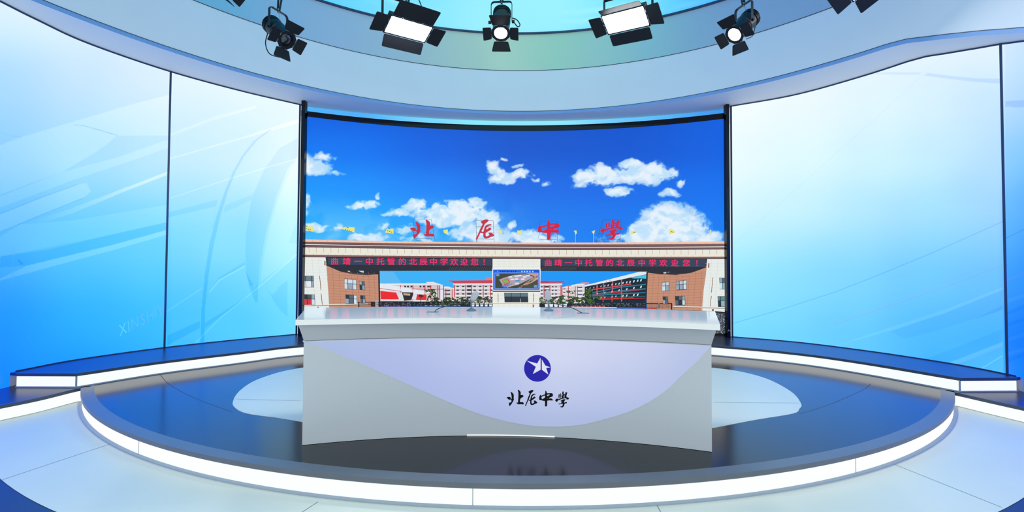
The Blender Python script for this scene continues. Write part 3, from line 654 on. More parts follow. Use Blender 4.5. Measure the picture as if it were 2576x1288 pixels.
P([(1555 - 60, 310), (1510, 307), (1510, 325), (1495, 327)], (170, 60, 60), c6); P([(1575, 292), (1592, 290), (1592, 308), (1578, 310)], (170, 60, 60), c6)
P([(2395, 118), (2402, 118), (2380, 800), (2360, 800)], (214, 206, 196), c6)
pic.up()
# hedges, trees, bicycles: speckled foliage
rs = np.random.RandomState(3)
def speckle(poly, cell, thr, pal, sc=5.):
    xs = [p[0] for p in poly]; ys = [p[1] for p in poly]
    gx, gy = np.meshgrid(np.arange(min(xs), max(xs), cell), np.arange(min(ys), max(ys), cell)); m = inside(gx, gy, poly) & (fbm(gx / sc, gy / sc, 3) > thr)
    for x, y in zip(gx[m], gy[m]):
        pic.rect(x, y, x + cell * 1.05, y + cell * 1.05, pal[rs.randint(len(pal))])
green = [(34, 52, 34), (52, 78, 40), (72, 104, 44), (28, 38, 30), (96, 124, 56), (40, 44, 36)]
greend = [(22, 28, 28), (32, 42, 34), (44, 52, 38), (26, 30, 30)]
speckle(c4([(1050, 480), (1290, 480), (1330, 720), (1090, 720), (1130, 600)]), 1.6, .5, green + [(150, 150, 110)])
speckle(c4([(930, 600), (980, 580), (1040, 615), (1000, 640), (940, 635)]), 1.4, .3, greend)
P([(972, 630), (982, 630), (986, 820), (976, 820)], (40, 40, 40))
speckle(c4([(1180, 690), (1260, 640), (1330, 640), (1400, 700), (1500, 660), (1640, 640), (1720, 690), (1830, 640), (1930, 640), (2000, 700), (2130, 620), (2400, 620), (2480, 660), (2480, 800), (1180, 800)]), 1.6, .38, green + greend)
speckle(c6([(60, 670), (330, 660), (560, 620), (740, 640), (960, 670), (1060, 480), (1180, 470), (1230, 540), (1160, 640), (1380, 630), (1370, 700), (1230, 680), (1250, 800), (60, 800)]), 1.6, .4, green + [(60, 110, 60)])
speckle(c6([(640, 520), (830, 510), (860, 560), (740, 600), (640, 570)]), 1.4, .52, green)
for a, b in ((1700, 665), (1890, 670), (2020, 655)): speckle(c6([(a - 60, b), (a - 20, b - 18), (a + 40, b - 12), (a + 60, b + 14), (a - 40, b + 22)]), 1.2, .35, [(90, 130, 60), (60, 96, 46), (40, 60, 36)])
speckle(c4([(2000, 690), (2485, 690), (2485, 800), (2000, 800)]), 1.2, .5, [(226, 228, 226), (200, 200, 196), (40, 40, 40), (150, 150, 140)], 2)
speckle(c6([(60, 740), (330, 740), (330, 810), (60, 810)]), 1.2, .5, [(226, 228, 226), (40, 40, 40), (150, 150, 140)], 2)
pic.up()
P([(-60, 740), (1170, 735), (2020, 735), (2020, 845), (-60, 845)], (34, 36, 42)); P([(740, 800), (2360, 790), (2380, 905), (740, 870)], (32, 36, 42), c6)
P([(2000, 775), (2485, 775), (2485, 845), (2000, 845)], (40, 42, 46)); P([(60, 800), (740, 800), (740, 880), (60, 880)], (36, 36, 40), c6)
pic.up()
speckle(c4([(1170, 745), (1990, 745), (1990, 800), (1170, 800)]), 1.3, .5, [(84, 108, 70), (60, 78, 50), (110, 116, 100), (70, 74, 78)], 3)
speckle(c4([(140, 750), (1160, 750), (1160, 820), (140, 820)]), 1.4, .56, [(110, 112, 122), (84, 88, 98), (60, 66, 92)], 3)
speckle(c6([(760, 790), (2360, 780), (2360, 860), (760, 845)]), 1.4, .55, [(96, 104, 118), (60, 74, 66), (70, 76, 96)], 3)
for k in range(5):
    x = 2040 + k * 92; P([(x, 775), (x + 70, 775), (x + 62, 838), (x + 8, 838)], (222, 232, 238)); x = 175 + k * 100; P([(x, 812), (x + 82, 812), (x + 74, 876), (x + 8, 876)], (222, 232, 238), c6) if k < 5 else None
for x in range(-30, 1180, 118): P([(x, 745), (x + 14, 745), (x + 14, 845), (x, 845)], (22, 24, 30))
P([(1050, 812), (1800, 812), (1800, 826), (1050, 826)], (168, 58, 66)); P([(-60, 826), (740, 828), (740, 842), (-60, 838)], (140, 54, 66))
P([(700, 850), (1480, 858), (1480, 874), (700, 866)], (168, 54, 64), c6); P([(1800, 884), (2600, 900), (2600, 918), (1800, 896)], (168, 54, 64), c6)
P([(800, 835), (1050, 820), (1050, 842), (800, 842)], (48, 56, 96)); P([(740, 872), (1730, 882), (1730, 905), (740, 890)], (200, 214, 226), c6)
pic.up()
for k in range(8): P([(1080 + k * 100, 812), (1110 + k * 100, 812), (1110 + k * 100, 826), (1080 + k * 100, 826)], (200, 190, 180))
for k in range(8): P([(780 + k * 95, 852), (810 + k * 95, 853), (810 + k * 95, 867), (780 + k * 95, 866)], (206, 196, 190), c6)
# soffit of the gate and the two red-lettered message boards
pic.poly([(819, 646), (1239, 650), (1239, 681.5), (953.5, 681.5), (953.5, 690), (925, 692), (888, 690), (856, 683), (821, 668)], dark)
pic.poly([(1359.5, 650), (1779, 650), (1776, 673), (1740, 686), (1700, 692), (1660, 690), (1630, 686), (1628, 683), (1359.5, 681.5)], dark)
pic.poly([(951, 682), (955, 682), (957, 772), (953, 772)], (44, 38, 38)); pic.poly([(1626, 684), (1630, 684), (1626, 776), (1622, 776)], (54, 40, 38))
pic.up()
for (x0, x1, ya, yb, yc, yd) in ((824, 1236, 648.6, 651.6, 666, 668.4), (1361, 1776, 652, 652, 668.5, 672)):
    pic.poly([(x0, ya), ((x0 + x1) / 2, (ya + yb) / 2 + .5), (x1, yb), (x1, yd), ((x0 + x1) / 2, (yc + yd) / 2 - .2), (x0 + 2, yc)], (54, 66, 90))
for k in range(22):
    pic.line([(1130 + k * 5, 679), (1134 + k * 5, 671)], .7, (92, 92, 98)); pic.line([(1362 + k * 4, 679), (1366 + k * 4, 671)], .7, (88, 90, 98))
# tiles of the piers
pier = lambda x0, x1, n, y0, y1, sl, col, w=.6: [pic.line([(x0, y0 + (y1 - y0) * k / n), (x1, y0 + (y1 - y0) * k / n + sl * (1 - 1.4 * k / n))], w, col) for k in range(1, n)]
tl = (196, 192, 178)
pier(X0 + .5, 822, 16, 648, 768, 1, (218, 216, 204), .45); pier(1774, X1, 14, 654, 776, 0, (218, 216, 204), .45); pier(1239.5, 1359, 4, 652, 676, 0, (200, 200, 188), .4); pier(1239.5, 1268, 3, 736, 760, 0, (204, 190, 170), .5); pier(1328, 1359, 3, 736, 760, 0, (204, 190, 170), .5)
for x in (770, 787, 803): pic.line([(x - 2, 648), (x + 6, 768)], .5, (206, 196, 180))
for x in (1253.5, 1268, 1283, 1299, 1314, 1328, 1343): pic.line([(x, 652), (x, 676)], .4, (200, 200, 188)); pic.line([(x, 762), (x, 772)], .4, (210, 200, 186))
for x in (1790, 1806): pic.line([(x, 652), (x - 8, 776)], .5, (206, 196, 180))
bl = (158, 106, 84)
for k in range(14):
    y = 684 + k * 6.8
    if y > 690: pic.line([(824 + k * .4, y - 7), (890, y - 3.6), (952, y)], .6, bl); pic.line([(1631, y + .5), (1700, y - 1), (1772 - k * .5, y - 4)], .6, bl)
    else: pic.line([(824, y - 7), (838, y - 6)], .6, bl)
for x in (840, 856, 871, 887, 902, 916, 930, 944): pic.line([(x - 3, 684 if x > 850 else 676), (x + 1, 772)], .6, bl)
for x in (1642, 1656, 1670, 1684, 1700, 1716, 1732, 1748, 1764): pic.line([(x + 2, 692 if x < 1740 else 682), (x - 4, 782)], .6, bl)
pic.up()
# ledges, slits, wall lamps, windows
for (a, b) in (((X0, 768), (925, 764.5)), ((1693, 771), (X1, 774))):
    pic.line([a, b], 2.2, (232, 226, 212)); pic.line([(a[0], a[1] + 1.7), (b[0], b[1] + 1.7)], 1.2, (92, 52, 44))
pic.line([(1239, 761.5), (1359.5, 761.5)], 1.8, (240, 240, 230)); pic.line([(1239, 763), (1359.5, 763)], .7, (110, 90, 74))
for q in (((804, 694), (807.5, 729)), ((808, 739), (811, 767)), ((1793.5, 698), (1789.5, 736)), ((1789.5, 744), (1786.5, 771)), ((1253, 738), (1253, 760)), ((1342, 738), (1342, 760))): pic.line(q, 1.4, (124, 66, 48))
pic.poly([(812, 655), (816, 656), (816, 667), (812, 666)], (232, 236, 234)); pic.poly([(816, 656), (819, 657), (819, 668), (816, 667)], (130, 80, 62)); pic.poly([(1782, 662), (1784.5, 662), (1784.5, 673), (1781, 673)], (140, 70, 50)); pic.poly([(1784.5, 662), (1788, 662), (1787.5, 672), (1784, 672)], (214, 232, 240))
def window(x0, y0, x1, y1, tilt, bars, cols):
    pic.poly([(x0, y0), (x1, y0 + tilt), (x1 + 1, y1 + tilt * .6), (x0 + 1.5, y1)], (28, 32, 38)); pic.off += pic.step
    n = len(bars) - 1; h = y0 + (y1 - y0) * .42
    for k in range(n):
        a = x0 + (x1 - x0) * bars[k] + .8; b = x0 + (x1 - x0) * bars[k + 1] - .5; ta = tilt * bars[k]; tb = tilt * bars[k + 1]
        pic.poly([(a, y0 + .9 + ta), (b, y0 + .9 + tb), (b, h - .4 + tb), (a, h - .4 + ta)], cols[0][k]); pic.poly([(a, h + .6 + ta), (b, h + .6 + tb), (b + .5, y1 - 1 + tb * .7), (a + .5, y1 - 1 + ta * .7)], cols[1][k])
    pic.off -= pic.step
gA, gB, gC, gD = (206, 220, 232), (92, 104, 118), (48, 56, 64), (150, 166, 182)
window(X0 + .3, 694, 789, 723, 0, [0, .22, .78, 1], [[gB, (110, 130, 142), (104, 124, 136)], [(226, 232, 236), (228, 232, 238), gD]])
window(X0 + .3, 740, 792, 767, 1, [0, .32, .68, 1], [[gC, (70, 84, 92), gD], [(212, 60, 70), (212, 52, 66), gA]])
window(866, 700.5, 896.5, 727, 3.5, [0, .28, .7, 1], [[gA, gA, gA], [gA, gD, gA]]); window(903.5, 706, 917.5, 729, 2.5, [0, .5, 1], [[gD, gB], [gC, gD]])
window(869, 741, 897.5, 764, 1.5, [0, .3, .72, 1], [[gC, gB, gA], [gD, gB, (220, 232, 240)]]); window(906, 743, 918.5, 763, .6, [0, .5, 1], [[gC, gB], [gB, gD]])
window(1665, 710, 1683, 733, -1.5, [0, .5, 1], [[(200, 200, 206), (196, 204, 212)], [gA, gD]]); window(1700, 707, 1727, 730, -2.5, [0, .32, .68, 1], [[gD, (190, 196, 204), gA], [gD, gD, gA]])
window(1667, 746, 1680, 765, 0, [0, .5, 1], [[gC, gB], [gD, gB]]); window(1698, 745, 1723, 768, -.5, [0, .35, .7, 1], [[gC, gB, gD], [gB, gC, gA]])
window(1809, 699, X1 - .4, 728, 0, [0, .55, 1], [[(132, 166, 184), gB], [gA, (130, 200, 210)]]); window(1805, 745, X1 - .4, 772, 0, [0, .4, 1], [[(92, 130, 142), (90, 140, 150)], [gC, (140, 180, 190)]])
window(1268, 736.5, 1328, 760.5, 0, [0, .3, .68, 1], [[(96, 120, 132)] * 3, [(50, 56, 66)] * 3])
pic.poly([(1269, 739.5), (1285, 738), (1305, 739), (1327, 740), (1327, 747.5), (1269, 748)], (44, 50, 58)); pic.rect(1308, 751, 1310, 760, (220, 224, 228))
pic.poly([(875, 681), (881, 682), (880, 684), (875, 683)], (206, 216, 224)); pic.poly([(902, 681), (915, 681.5), (915, 686), (909, 685)], (196, 212, 224)); pic.poly([(1669, 685), (1676, 684), (1676, 688), (1669, 688)], (190, 206, 220)); pic.poly([(1679, 684.5), (1686, 684), (1680, 686)], (190, 206, 220))
# gate fence
pic.rect(900, 759.5, 958, 761, (34, 34, 40)); pic.rect(900, 766, 1240, 767, (34, 34, 40)); pic.rect(901, 760, 904, 773, (30, 30, 36)); pic.rect(944, 755.5, 952, 773, (170, 172, 178)); pic.rect(900, 759.4, 1180, 760.6, (24, 26, 32))
for x in np.arange(904, 952, 1.8): pic.line([(x, 761), (x, 772)], .5, (44, 42, 46))
pic.rect(1624, 762, 1690, 764, (34, 34, 40)); pic.rect(1688, 763, 1691, 779, (28, 28, 34)); pic.rect(1655, 762, 1660, 776, (120, 124, 134))
for x in np.arange(1626, 1688, 1.8): pic.line([(x, 764), (x, 776)], .5, (40, 40, 44))
pic.rect(1340, 766, 1343, 773, (204, 40, 50)); pic.rect(798, 771.5, 802, 775, (110, 20, 34)); pic.poly([(1791, 778), (1795, 777), (1796, 781), (1792, 783)], (140, 20, 40))
# cornice
for i, c in ((0, (240, 196, 172)), (1, (124, 88, 88)), (2, (30, 34, 44)), (3, (242, 242, 236)), (4, (34, 38, 50)), (5, (108, 84, 90)), (6, (34, 36, 48)), (7, (232, 230, 216)), (8, (196, 120, 100)), (9, (128, 92, 92)), (10, (28, 32, 42))): band(B[i], B[i + 1], c)
pic.up()
for k in range(59):
    x = 768 + k * (18.5 if k < 20 else 18) - .0
    if x > X1 - 2: break
    pic.line([(x, B[0](x) + .3), (x, B[1](x))], .5, (206, 140, 122)); pic.line([(x + 9, B[7](x)), (x + 9.6, B[8](x) - 5)], .7, (176, 122, 96)); pic.line([(x + 3, B[8](x) - 3.5), (x + 3, B[8](x))], .6, (196, 150, 124)); pic.line([(x + 4, B[1](x)), (x + 4, B[2](x))], .4, (84, 58, 62)); pic.line([(x + 6, B[5](x)), (x + 6, B[6](x))], .4, (72, 56, 62))
# notice board above the gatehouse window
pic.poly([(1238.2, 676), (1360.2, 676), (1358.8, 731), (1239.2, 731)], (240, 244, 248)); pic.rect(1239.5, 731, 1359, 734, (44, 50, 64)); pic.up()
for k in range(8):
    a = 1240.6 + k * 14.6; t = k / 7; pic.rect(a, 678, a + 14.7, 729, (int(28 + 4 * t), int(140 - 62 * abs(t - .75) * 1.0 - 40 * t), int(238 - 30 * t)))
pic.up(); pic.rect(1244.6, 686.4, 1354.4, 725.6, (206, 216, 226)); pic.up(); pic.rect(1245.4, 687.2, 1353.6, 725, (62, 72, 58)); pic.up()
c5 = conv(6.78, 1220, 590); Q = lambda pts, col: pic.poly(c5(pts), col)
Q([(700, 662), (905, 665), (905, 760), (800, 820), (600, 915), (560, 910), (850, 720), (820, 700)], (198, 160, 150)); Q([(560, 905), (760, 790), (900, 690), (905, 720), (640, 915)], (74, 60, 66)); Q([(640, 915), (905, 760), (905, 915)], (70, 80, 56))
Q([(240, 770), (330, 735), (480, 690), (700, 680), (830, 720), (800, 745), (560, 860), (330, 905)], (172, 160, 176)); pic.up()
Q([(290, 780), (380, 745), (430, 810), (400, 850), (330, 855)], (208, 70, 96)); Q([(300, 785), (372, 757), (412, 808), (390, 833), (335, 838)], (96, 200, 62)); Q([(280, 860), (430, 850), (460, 830), (470, 845), (330, 905), (300, 890)], (92, 132, 216))
for x, y in ((430, 755), (500, 750), (610, 752), (400, 715), (500, 700), (560, 690), (640, 715), (700, 690), (510, 825)): Q([(x, y), (x + 60, y - 6), (x + 72, y + 20), (x + 8, y + 26)], (224, 220, 232))
Q([(520, 780), (590, 778), (596, 796), (524, 798)], (60, 140, 210)); Q([(700, 720), (770, 716), (780, 740), (730, 748)], (110, 190, 200)); Q([(655, 855), (730, 822), (732, 832), (664, 862)], (236, 190, 130)); Q([(835, 862), (890, 862), (890, 905), (835, 905)], (110, 160, 206)); Q([(190, 668), (245, 668), (245, 712), (190, 712)], (104, 150, 200))
for k in range(7): Q([(380 + k * 20, 898 - k * 8), (394 + k * 20, 893 - k * 8), (398 + k * 20, 903 - k * 8), (384 + k * 20, 908 - k * 8)], (226, 190, 120))
for i, x in enumerate((252, 292, 330, 368, 402, 440, 474, 512)): Q([(x, 620), (x + 20, 617), (x + 22, 638), (x + 4, 640)], (16, 40, 80)) if i % 2 else Q([(x + 2, 616), (x + 18, 622), (x + 12, 641), (x, 632)], (16, 40, 80))
for x in (618, 664, 708, 754, 804): Q([(x, 622), (x + 22, 620), (x + 20, 642), (x + 4, 640)], (206, 226, 244))
Q([(212, 618), (228, 626), (214, 634)], (230, 240, 250))
# gravel strip at the bottom right of the picture
pic.poly([(1690, 779.5), (1800, 782.5), (X1, 785), (X1, 788), (1800, 786), (1690, 783)], (40, 38, 44))
pic.poly([(1740, 787), (X1, 787.5), (X1, 842.5), (1740, 842)], (62, 70, 84)); pic.up()
gx, gy = np.meshgrid(np.arange(1788, 1824.5, 1.5), np.arange(788, 842, 1.5))
for x, y in zip(gx.ravel(), gy.ravel()):
    v = rs.rand()
    if v < .42: x += rs.rand() * .6; g = [(24, 28, 38), (30, 34, 46), (150, 160, 172), (190, 198, 206)][rs.randint(4)]; pic.rect(x, y, min(x + 1.3, X1), y + 1.3, g)
pic.build('picture_shapes', M['screen'], screen)
# red roof lettering and flags
roof = Sheet(SS, .0085, .0003)
steel_c = (60, 74, 96)
for q in ([(1039, 551.5), (1084, 552)], [(1039, 551.5), (1041, 568), (1040, 598)], [(1085, 552), (1090, 580), (1095, 606)], [(1042, 567), (1064, 567.5)], [(1040, 584), (1085, 584)], [(1041, 600), (1084, 600.5)], [(1041, 600), (1055, 607)], [(1085, 600), (1086, 605)],
          [(1197.5, 554), (1241, 555)], [(1197.5, 554), (1199, 609)], [(1241, 555), (1243, 609)], [(1198, 570), (1240, 570.5)], [(1199, 601), (1242, 601.5)], [(1198, 586), (1242, 586)],
          [(1358, 556), (1403, 556.5)], [(1358, 556), (1357, 590)], [(1403, 557), (1402, 610)], [(1357, 602), (1401, 602.5)], [(1401, 585), (1397, 596)], [(1357, 590), (1353, 600)],
          [(1517, 553), (1562, 553.5)], [(1517, 553), (1499, 610)], [(1562, 553), (1560, 609)], [(1515, 586), (1514, 609)], [(1515, 602), (1560, 602)], [(1516, 570), (1516, 590)], [(1545, 609), (1560, 600)], [(1507, 588), (1514, 585)], [(1500, 609), (1514, 602)]): roof.line(q, .75, steel_c)
roof.up()
BEI = [[[(335, 205), (390, 240), (430, 290), (438, 340), (432, 440), (445, 465), (420, 520), (360, 620), (305, 690), (285, 670), (278, 570), (300, 585), (335, 575), (365, 545), (365, 500), (340, 460), (300, 475), (265, 465), (225, 425), (200, 400), (240, 385), (310, 385), (330, 405), (335, 445), (372, 460), (372, 380), (365, 320), (345, 250)]],
       [[(590, 135), (640, 175), (668, 210), (675, 250), (668, 310), (700, 322), (735, 318), (765, 335), (775, 355), (740, 385), (690, 415), (660, 450), (648, 500), (650, 555), (690, 565), (750, 565), (775, 590), (780, 615), (760, 635), (680, 625), (600, 632), (565, 615), (530, 575), (585, 580), (595, 500), (600, 400), (603, 300), (600, 220), (580, 155)]]]
CHEN = [[[(945, 205), (1000, 170), (1040, 150), (1090, 150), (1115, 170), (1090, 200), (1030, 255), (1005, 310), (985, 370), (945, 465), (925, 500), (895, 580), (870, 640), (850, 690), (830, 685), (840, 650), (870, 580), (905, 490), (925, 420), (960, 340), (990, 265), (965, 240)]],
        [[(1180, 280), (1175, 297), (1130, 305), (1085, 340), (1060, 380), (1055, 430), (1075, 425), (1110, 400), (1130, 370), (1155, 375), (1180, 400), (1150, 430), (1090, 470), (1045, 500), (1040, 560), (1050, 605), (1080, 620), (1110, 600), (1150, 560), (1120, 520), (1155, 503), (1195, 525), (1245, 575), (1205, 605), (1170, 608), (1110, 645), (1060, 660), (1020, 640), (1003, 600), (1005, 520), (985, 510), (930, 490), (938, 468), (1003, 495), (1015, 440), (1030, 370), (1050, 320), (1090, 290), (1140, 277)]]]
ZHONG = [[[(1525, 165), (1550, 200), (1575, 265), (1640, 258), (1740, 258), (1765, 280), (1775, 330), (1760, 360), (1700, 385), (1635, 410), (1630, 425), (1650, 440), (1720, 435), (1750, 455), (1775, 500), (1660, 495), (1580, 505), (1575, 600), (1570, 685), (1540, 705), (1510, 700), (1510, 600), (1505, 515), (1440, 510), (1390, 490), (1310, 480), (1310, 390), (1345, 315), (1385, 345), (1450, 315), (1510, 295), (1518, 240)],
          [(1387, 382), (1450, 347), (1498, 334), (1508, 352), (1505, 395), (1470, 428), (1410, 458), (1391, 430)], [(1568, 330), (1592, 303), (1640, 293), (1666, 302), (1662, 320), (1600, 348), (1577, 352)], [(1582, 425), (1593, 420), (1601, 433), (1587, 438)]]]
XUE = [[[(1975, 295), (2000, 290), (1998, 350), (1992, 415), (1972, 425), (1970, 350)]], [[(2030, 265), (2045, 262), (2047, 340), (2045, 405), (2028, 405), (2025, 330)]],
       [[(2100, 210), (2120, 195), (2140, 210), (2135, 260), (2155, 290), (2190, 300), (2205, 260), (2190, 235), (2265, 228), (2250, 270), (2235, 320), (2235, 395), (2290, 400), (2315, 425), (2320, 450), (2270, 465), (2220, 455), (2250, 430), (2240, 418), (2150, 430), (2050, 455), (1980, 485), (1935, 505), (1920, 550), (1880, 530), (1855, 505), (1865, 475), (1920, 430), (1945, 465), (2010, 440), (2075, 425), (2085, 380), (2060, 350), (2085, 330), (2080, 295), (2100, 260)],
        [(2097, 310), (2110, 293), (2118, 310), (2106, 330)], [(2142, 330), (2168, 327), (2186, 343), (2160, 347)], [(2133, 372), (2163, 367), (2177, 385), (2163, 402), (2142, 394)]],
       [[(2035, 520), (2080, 490), (2130, 465), (2190, 465), (2200, 480), (2170, 510), (2150, 550), (2160, 580), (2200, 570), (2225, 555), (2250, 570), (2245, 595), (2200, 595), (2170, 610), (2160, 660), (2130, 715), (2095, 735), (2050, 730), (2025, 710), (2070, 705), (2105, 680), (2115, 640), (2110, 610), (2060, 620), (1980, 635), (1970, 615), (2060, 600), (2080, 590), (2060, 565), (2080, 540), (2060, 522)]]]
def bbox(ch): a = [p for g in ch for p in g[0]]; return min(p[0] for p in a), min(p[1] for p in a), max(p[0] for p in a), max(p[1] for p in a)
for ch, bx, cc in ((BEI, (1032, 553, 1092, 599), (196, 44, 66)), (CHEN, (1197.5, 553, 1243, 602.5), (196, 48, 72)), (ZHONG, (1353.5, 554, 1407.5, 603), (210, 30, 66)), (XUE, (1510.5, 552.5, 1566, 602.5), (204, 32, 66))):
    b = bbox(ch); fx = lambda p: (bx[0] + (p[0] - b[0]) / (b[2] - b[0]) * (bx[2] - bx[0]), bx[1] + (p[1] - b[1]) / (b[3] - b[1]) * (bx[3] - bx[1]))
    for g in ch:
        L = [fx(p) for p in g[0]]; roof.poly(L, cc, [[fx(p) for p in h] for h in g[1:]])
        roof.off += .0003
        roof.line(L + [L[0]], 1.7, cc); roof.off -= .0003
for pts, pole in (([(764, 568), (788, 570), (788, 583), (764, 578)], None), ([(858, 576), (868, 571), (892, 572), (892, 585)], None), ([(968, 585), (974, 575), (990, 575), (990, 588)], None), ([(1115, 579), (1126, 577), (1128, 591), (1117, 586)], None),
                  ([(1251, 580), (1262, 579), (1264, 591), (1256, 586)], None), ([(1301, 580), (1311, 580), (1311, 590), (1302, 590)], None), ([(1443, 581), (1450, 579.5), (1451, 587), (1447, 591), (1446, 584)], (1447.5, 610)), ([(1488, 583), (1497, 579), (1494, 591), (1491, 586)], (1493, 610)),
                  ([(1588, 579), (1602, 584), (1587, 591)], (1586, 609)), ([(1684, 577), (1691, 576), (1700, 585), (1683, 589)], (1683, 598)), ([(1786.5, 578), (1788, 576), (1789, 590), (1787, 594)], (1787, 602))):
    roof.poly(pts, (232, 226, 130))
    if pole: roof.line([(pole[0], pts[0][1]), pole], .8, (206, 222, 236))
roof.up()
for x, y in ((769, 574), (774, 576), (779, 577), (868, 577), (873, 578), (878, 580), (882, 582), (974, 580), (979, 581), (984, 583), (1593, 584), (1596, 583), (1688, 582), (1692, 583)): roof.rect(x, y, x + 2.6, y + 1.8, (70, 84, 60))
for x, y in ((768, 568), (872, 572), (977, 575)): roof.rect(x, y, x + 5, y + 1.6, (30, 130, 150))
roof.build('roof_lettering', M['screen'], screen)
# red characters on the two message boards
led = Sheet(SS, .0085, .0003)
TXT = '曲靖一中托管的北辰中学欢迎您！'
for xs, yf, sc in (([842, 872, 901, 929, 957, 984, 1012, 1039, 1065, 1090.5, 1117, 1142.5, 1168, 1194, 1217], lambda x: 657.3 + (x - 842) * .0045, 19.2), ([1379, 1404, 1430, 1455.5, 1481, 1507.5, 1533.5, 1560, 1587, 1614.5, 1641.5, 1669, 1698, 1726.5, 1752], lambda x: 660.8 + (x - 1379) * .0016, 18.4)):
    for ch, x in zip(TXT, xs):
        wch = .5
        put_glyph(led, ch, lambda a, b, x=x, yy=yf(x): (x + (a - wch) * sc * 1.08 + (6 if ch == '！' else 0), yy - (b - .38) * sc), (252, 40, 98), .012)
led.build('message_board_lettering', M['screen'], screen)
# frame
def sband(S, fa, fb, off0, off1, name, m, parent, x0, x1, n=40):
    xs = np.linspace(x0, x1, n); a = [S.hit(x, fa(x)) for x in xs]; b = [S.hit(x, fb(x)) for x in xs]; mb = MB()
    rows = [S.pts([p[0] for p in q], [p[1] for p in q], o) for q, o in ((a, off0), (a, off1), (b, off1), (b, off0))]
    for k in range(3): v, f = ribbon(rows[k], rows[k + 1]); mb.add(v, f)
    return mb.build(name, m, parent)
sband(SS, y3(279, 316.3, 284.5), y3(292, 330, 298.5), -.02, .02, 'top_frame', M['gloss_black'], screen, 757, 1830)
n0 = [p for p in sc_nodes]; MB().slab(n0 + offs(n0, -.02)[::-1], ZS, ZS + .035).build('bottom_frame', M['gloss_black'], screen)
for x0, x1, y0 in ((-3.70, -3.635, 7.90), (3.765, 3.825, 7.97)):
    y1 = y0 + .1
    mb = MB().box(((x0 + x1) / 2, (y0 + y1) / 2, (ZS + ZT) / 2), x1 - x0, y1 - y0, ZT - ZS); o = mb.build('side_post', M['gloss_black'], screen)
    bv = o.modifiers.new('bevel', 'BEVEL'); bv.width = .004; bv.segments = 2
    if x0 > 0:
        c0 = Vector((x0 + .022, y0 - .001, .43)); mk = MB()
        mk.tube([(c0.x - .012 + .011 * math.cos(a), c0.y, c0.z + .014 + .016 * math.sin(a)) for a in np.linspace(-2.6, 1.0, 12)], .0025, 6)
        mk.box((c0.x + .022, c0.y, c0.z + .002), .034, .002, .008); mk.build('silver_mark', M['pale_mark'], o)

# ------------------------------------------------------------------ ceiling: soffit, drum, lit disc
azs = np.concatenate([np.linspace(-112, 56, 150), np.linspace(57, 112, 70)])
def wallr(az):                         # outer edge of the soffit, just past the walls
    return 7.6
lip = [(RC[0] + RR * math.sin(math.radians(a)), RC[1] + RR * math.cos(math.radians(a)), zsoff(a)) for a in azs]
outr = [(RC[0] + wallr(a) * math.sin(math.radians(a)), RC[1] + wallr(a) * math.cos(math.radians(a)), zsoff(a)) for a in azs]
up_ = lambda pts, dz: [(p[0], p[1], p[2] + dz) for p in pts]
def rad(pts, d): return [(RC[0] + (p[0] - RC[0]) * (RR + d) / RR, RC[1] + (p[1] - RC[1]) * (RR + d) / RR, p[2]) for p in pts]
ceil = MB(); v, f = ribbon(lip, outr); ceil.add(v, f); v, f = ribbon(up_(lip, .055), up_(rad(lip, .012), .055)); ceil.add(v, f)
top_a = [(p[0], p[1], ZA) for p in rad(lip, .012)]
v, f = ribbon(up_(rad(lip, .012), .055), top_a); ceil.add(v, f); ceil = tag(ceil.build('ceiling', M['plaster'], smooth=True), kind='structure')
mb = MB(); v, f = ribbon(lip, up_(lip, .055)); mb.add(v, f).build('lip_band', M['band'], ceil, True)
hair = rad(lip, -.003); mb = MB(); v, f = ribbon(up_(hair, .052), up_(hair, .06)); mb.add(v, f).build('lip_line', M['groove'], ceil)
DS = Surf([(p[0], p[1]) for p in rad(lip, .012) if p[1] > RC[1] - .2])
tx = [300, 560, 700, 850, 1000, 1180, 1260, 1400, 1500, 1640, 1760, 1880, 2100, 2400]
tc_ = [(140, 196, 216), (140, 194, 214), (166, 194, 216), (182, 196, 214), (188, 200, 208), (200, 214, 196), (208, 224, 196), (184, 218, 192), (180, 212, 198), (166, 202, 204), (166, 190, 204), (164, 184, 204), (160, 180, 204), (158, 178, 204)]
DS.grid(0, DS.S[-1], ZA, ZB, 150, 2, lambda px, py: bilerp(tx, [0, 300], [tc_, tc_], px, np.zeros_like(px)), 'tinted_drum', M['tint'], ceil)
mb = MB(); q = rad(lip, .006); v, f = ribbon([(p[0], p[1], ZA - .004) for p in q], [(p[0], p[1], ZA + .006) for p in q]); mb.add(v, f).build('shadow_gap', M['groove'], ceil)
q = rad(lip, -.02); mb = MB(); v, f = ribbon([(p[0], p[1], ZB - .03) for p in q], [(p[0], p[1], ZB + .02) for p in q]); mb.add(v, f)
v, f = ribbon([(p[0], p[1], ZB - .03) for p in q], [(p[0], p[1], ZB - .03) for p in rad(lip, .012)]); mb.add(v, f); mb.build('dark_rim', M['trim_dark'], ceil)
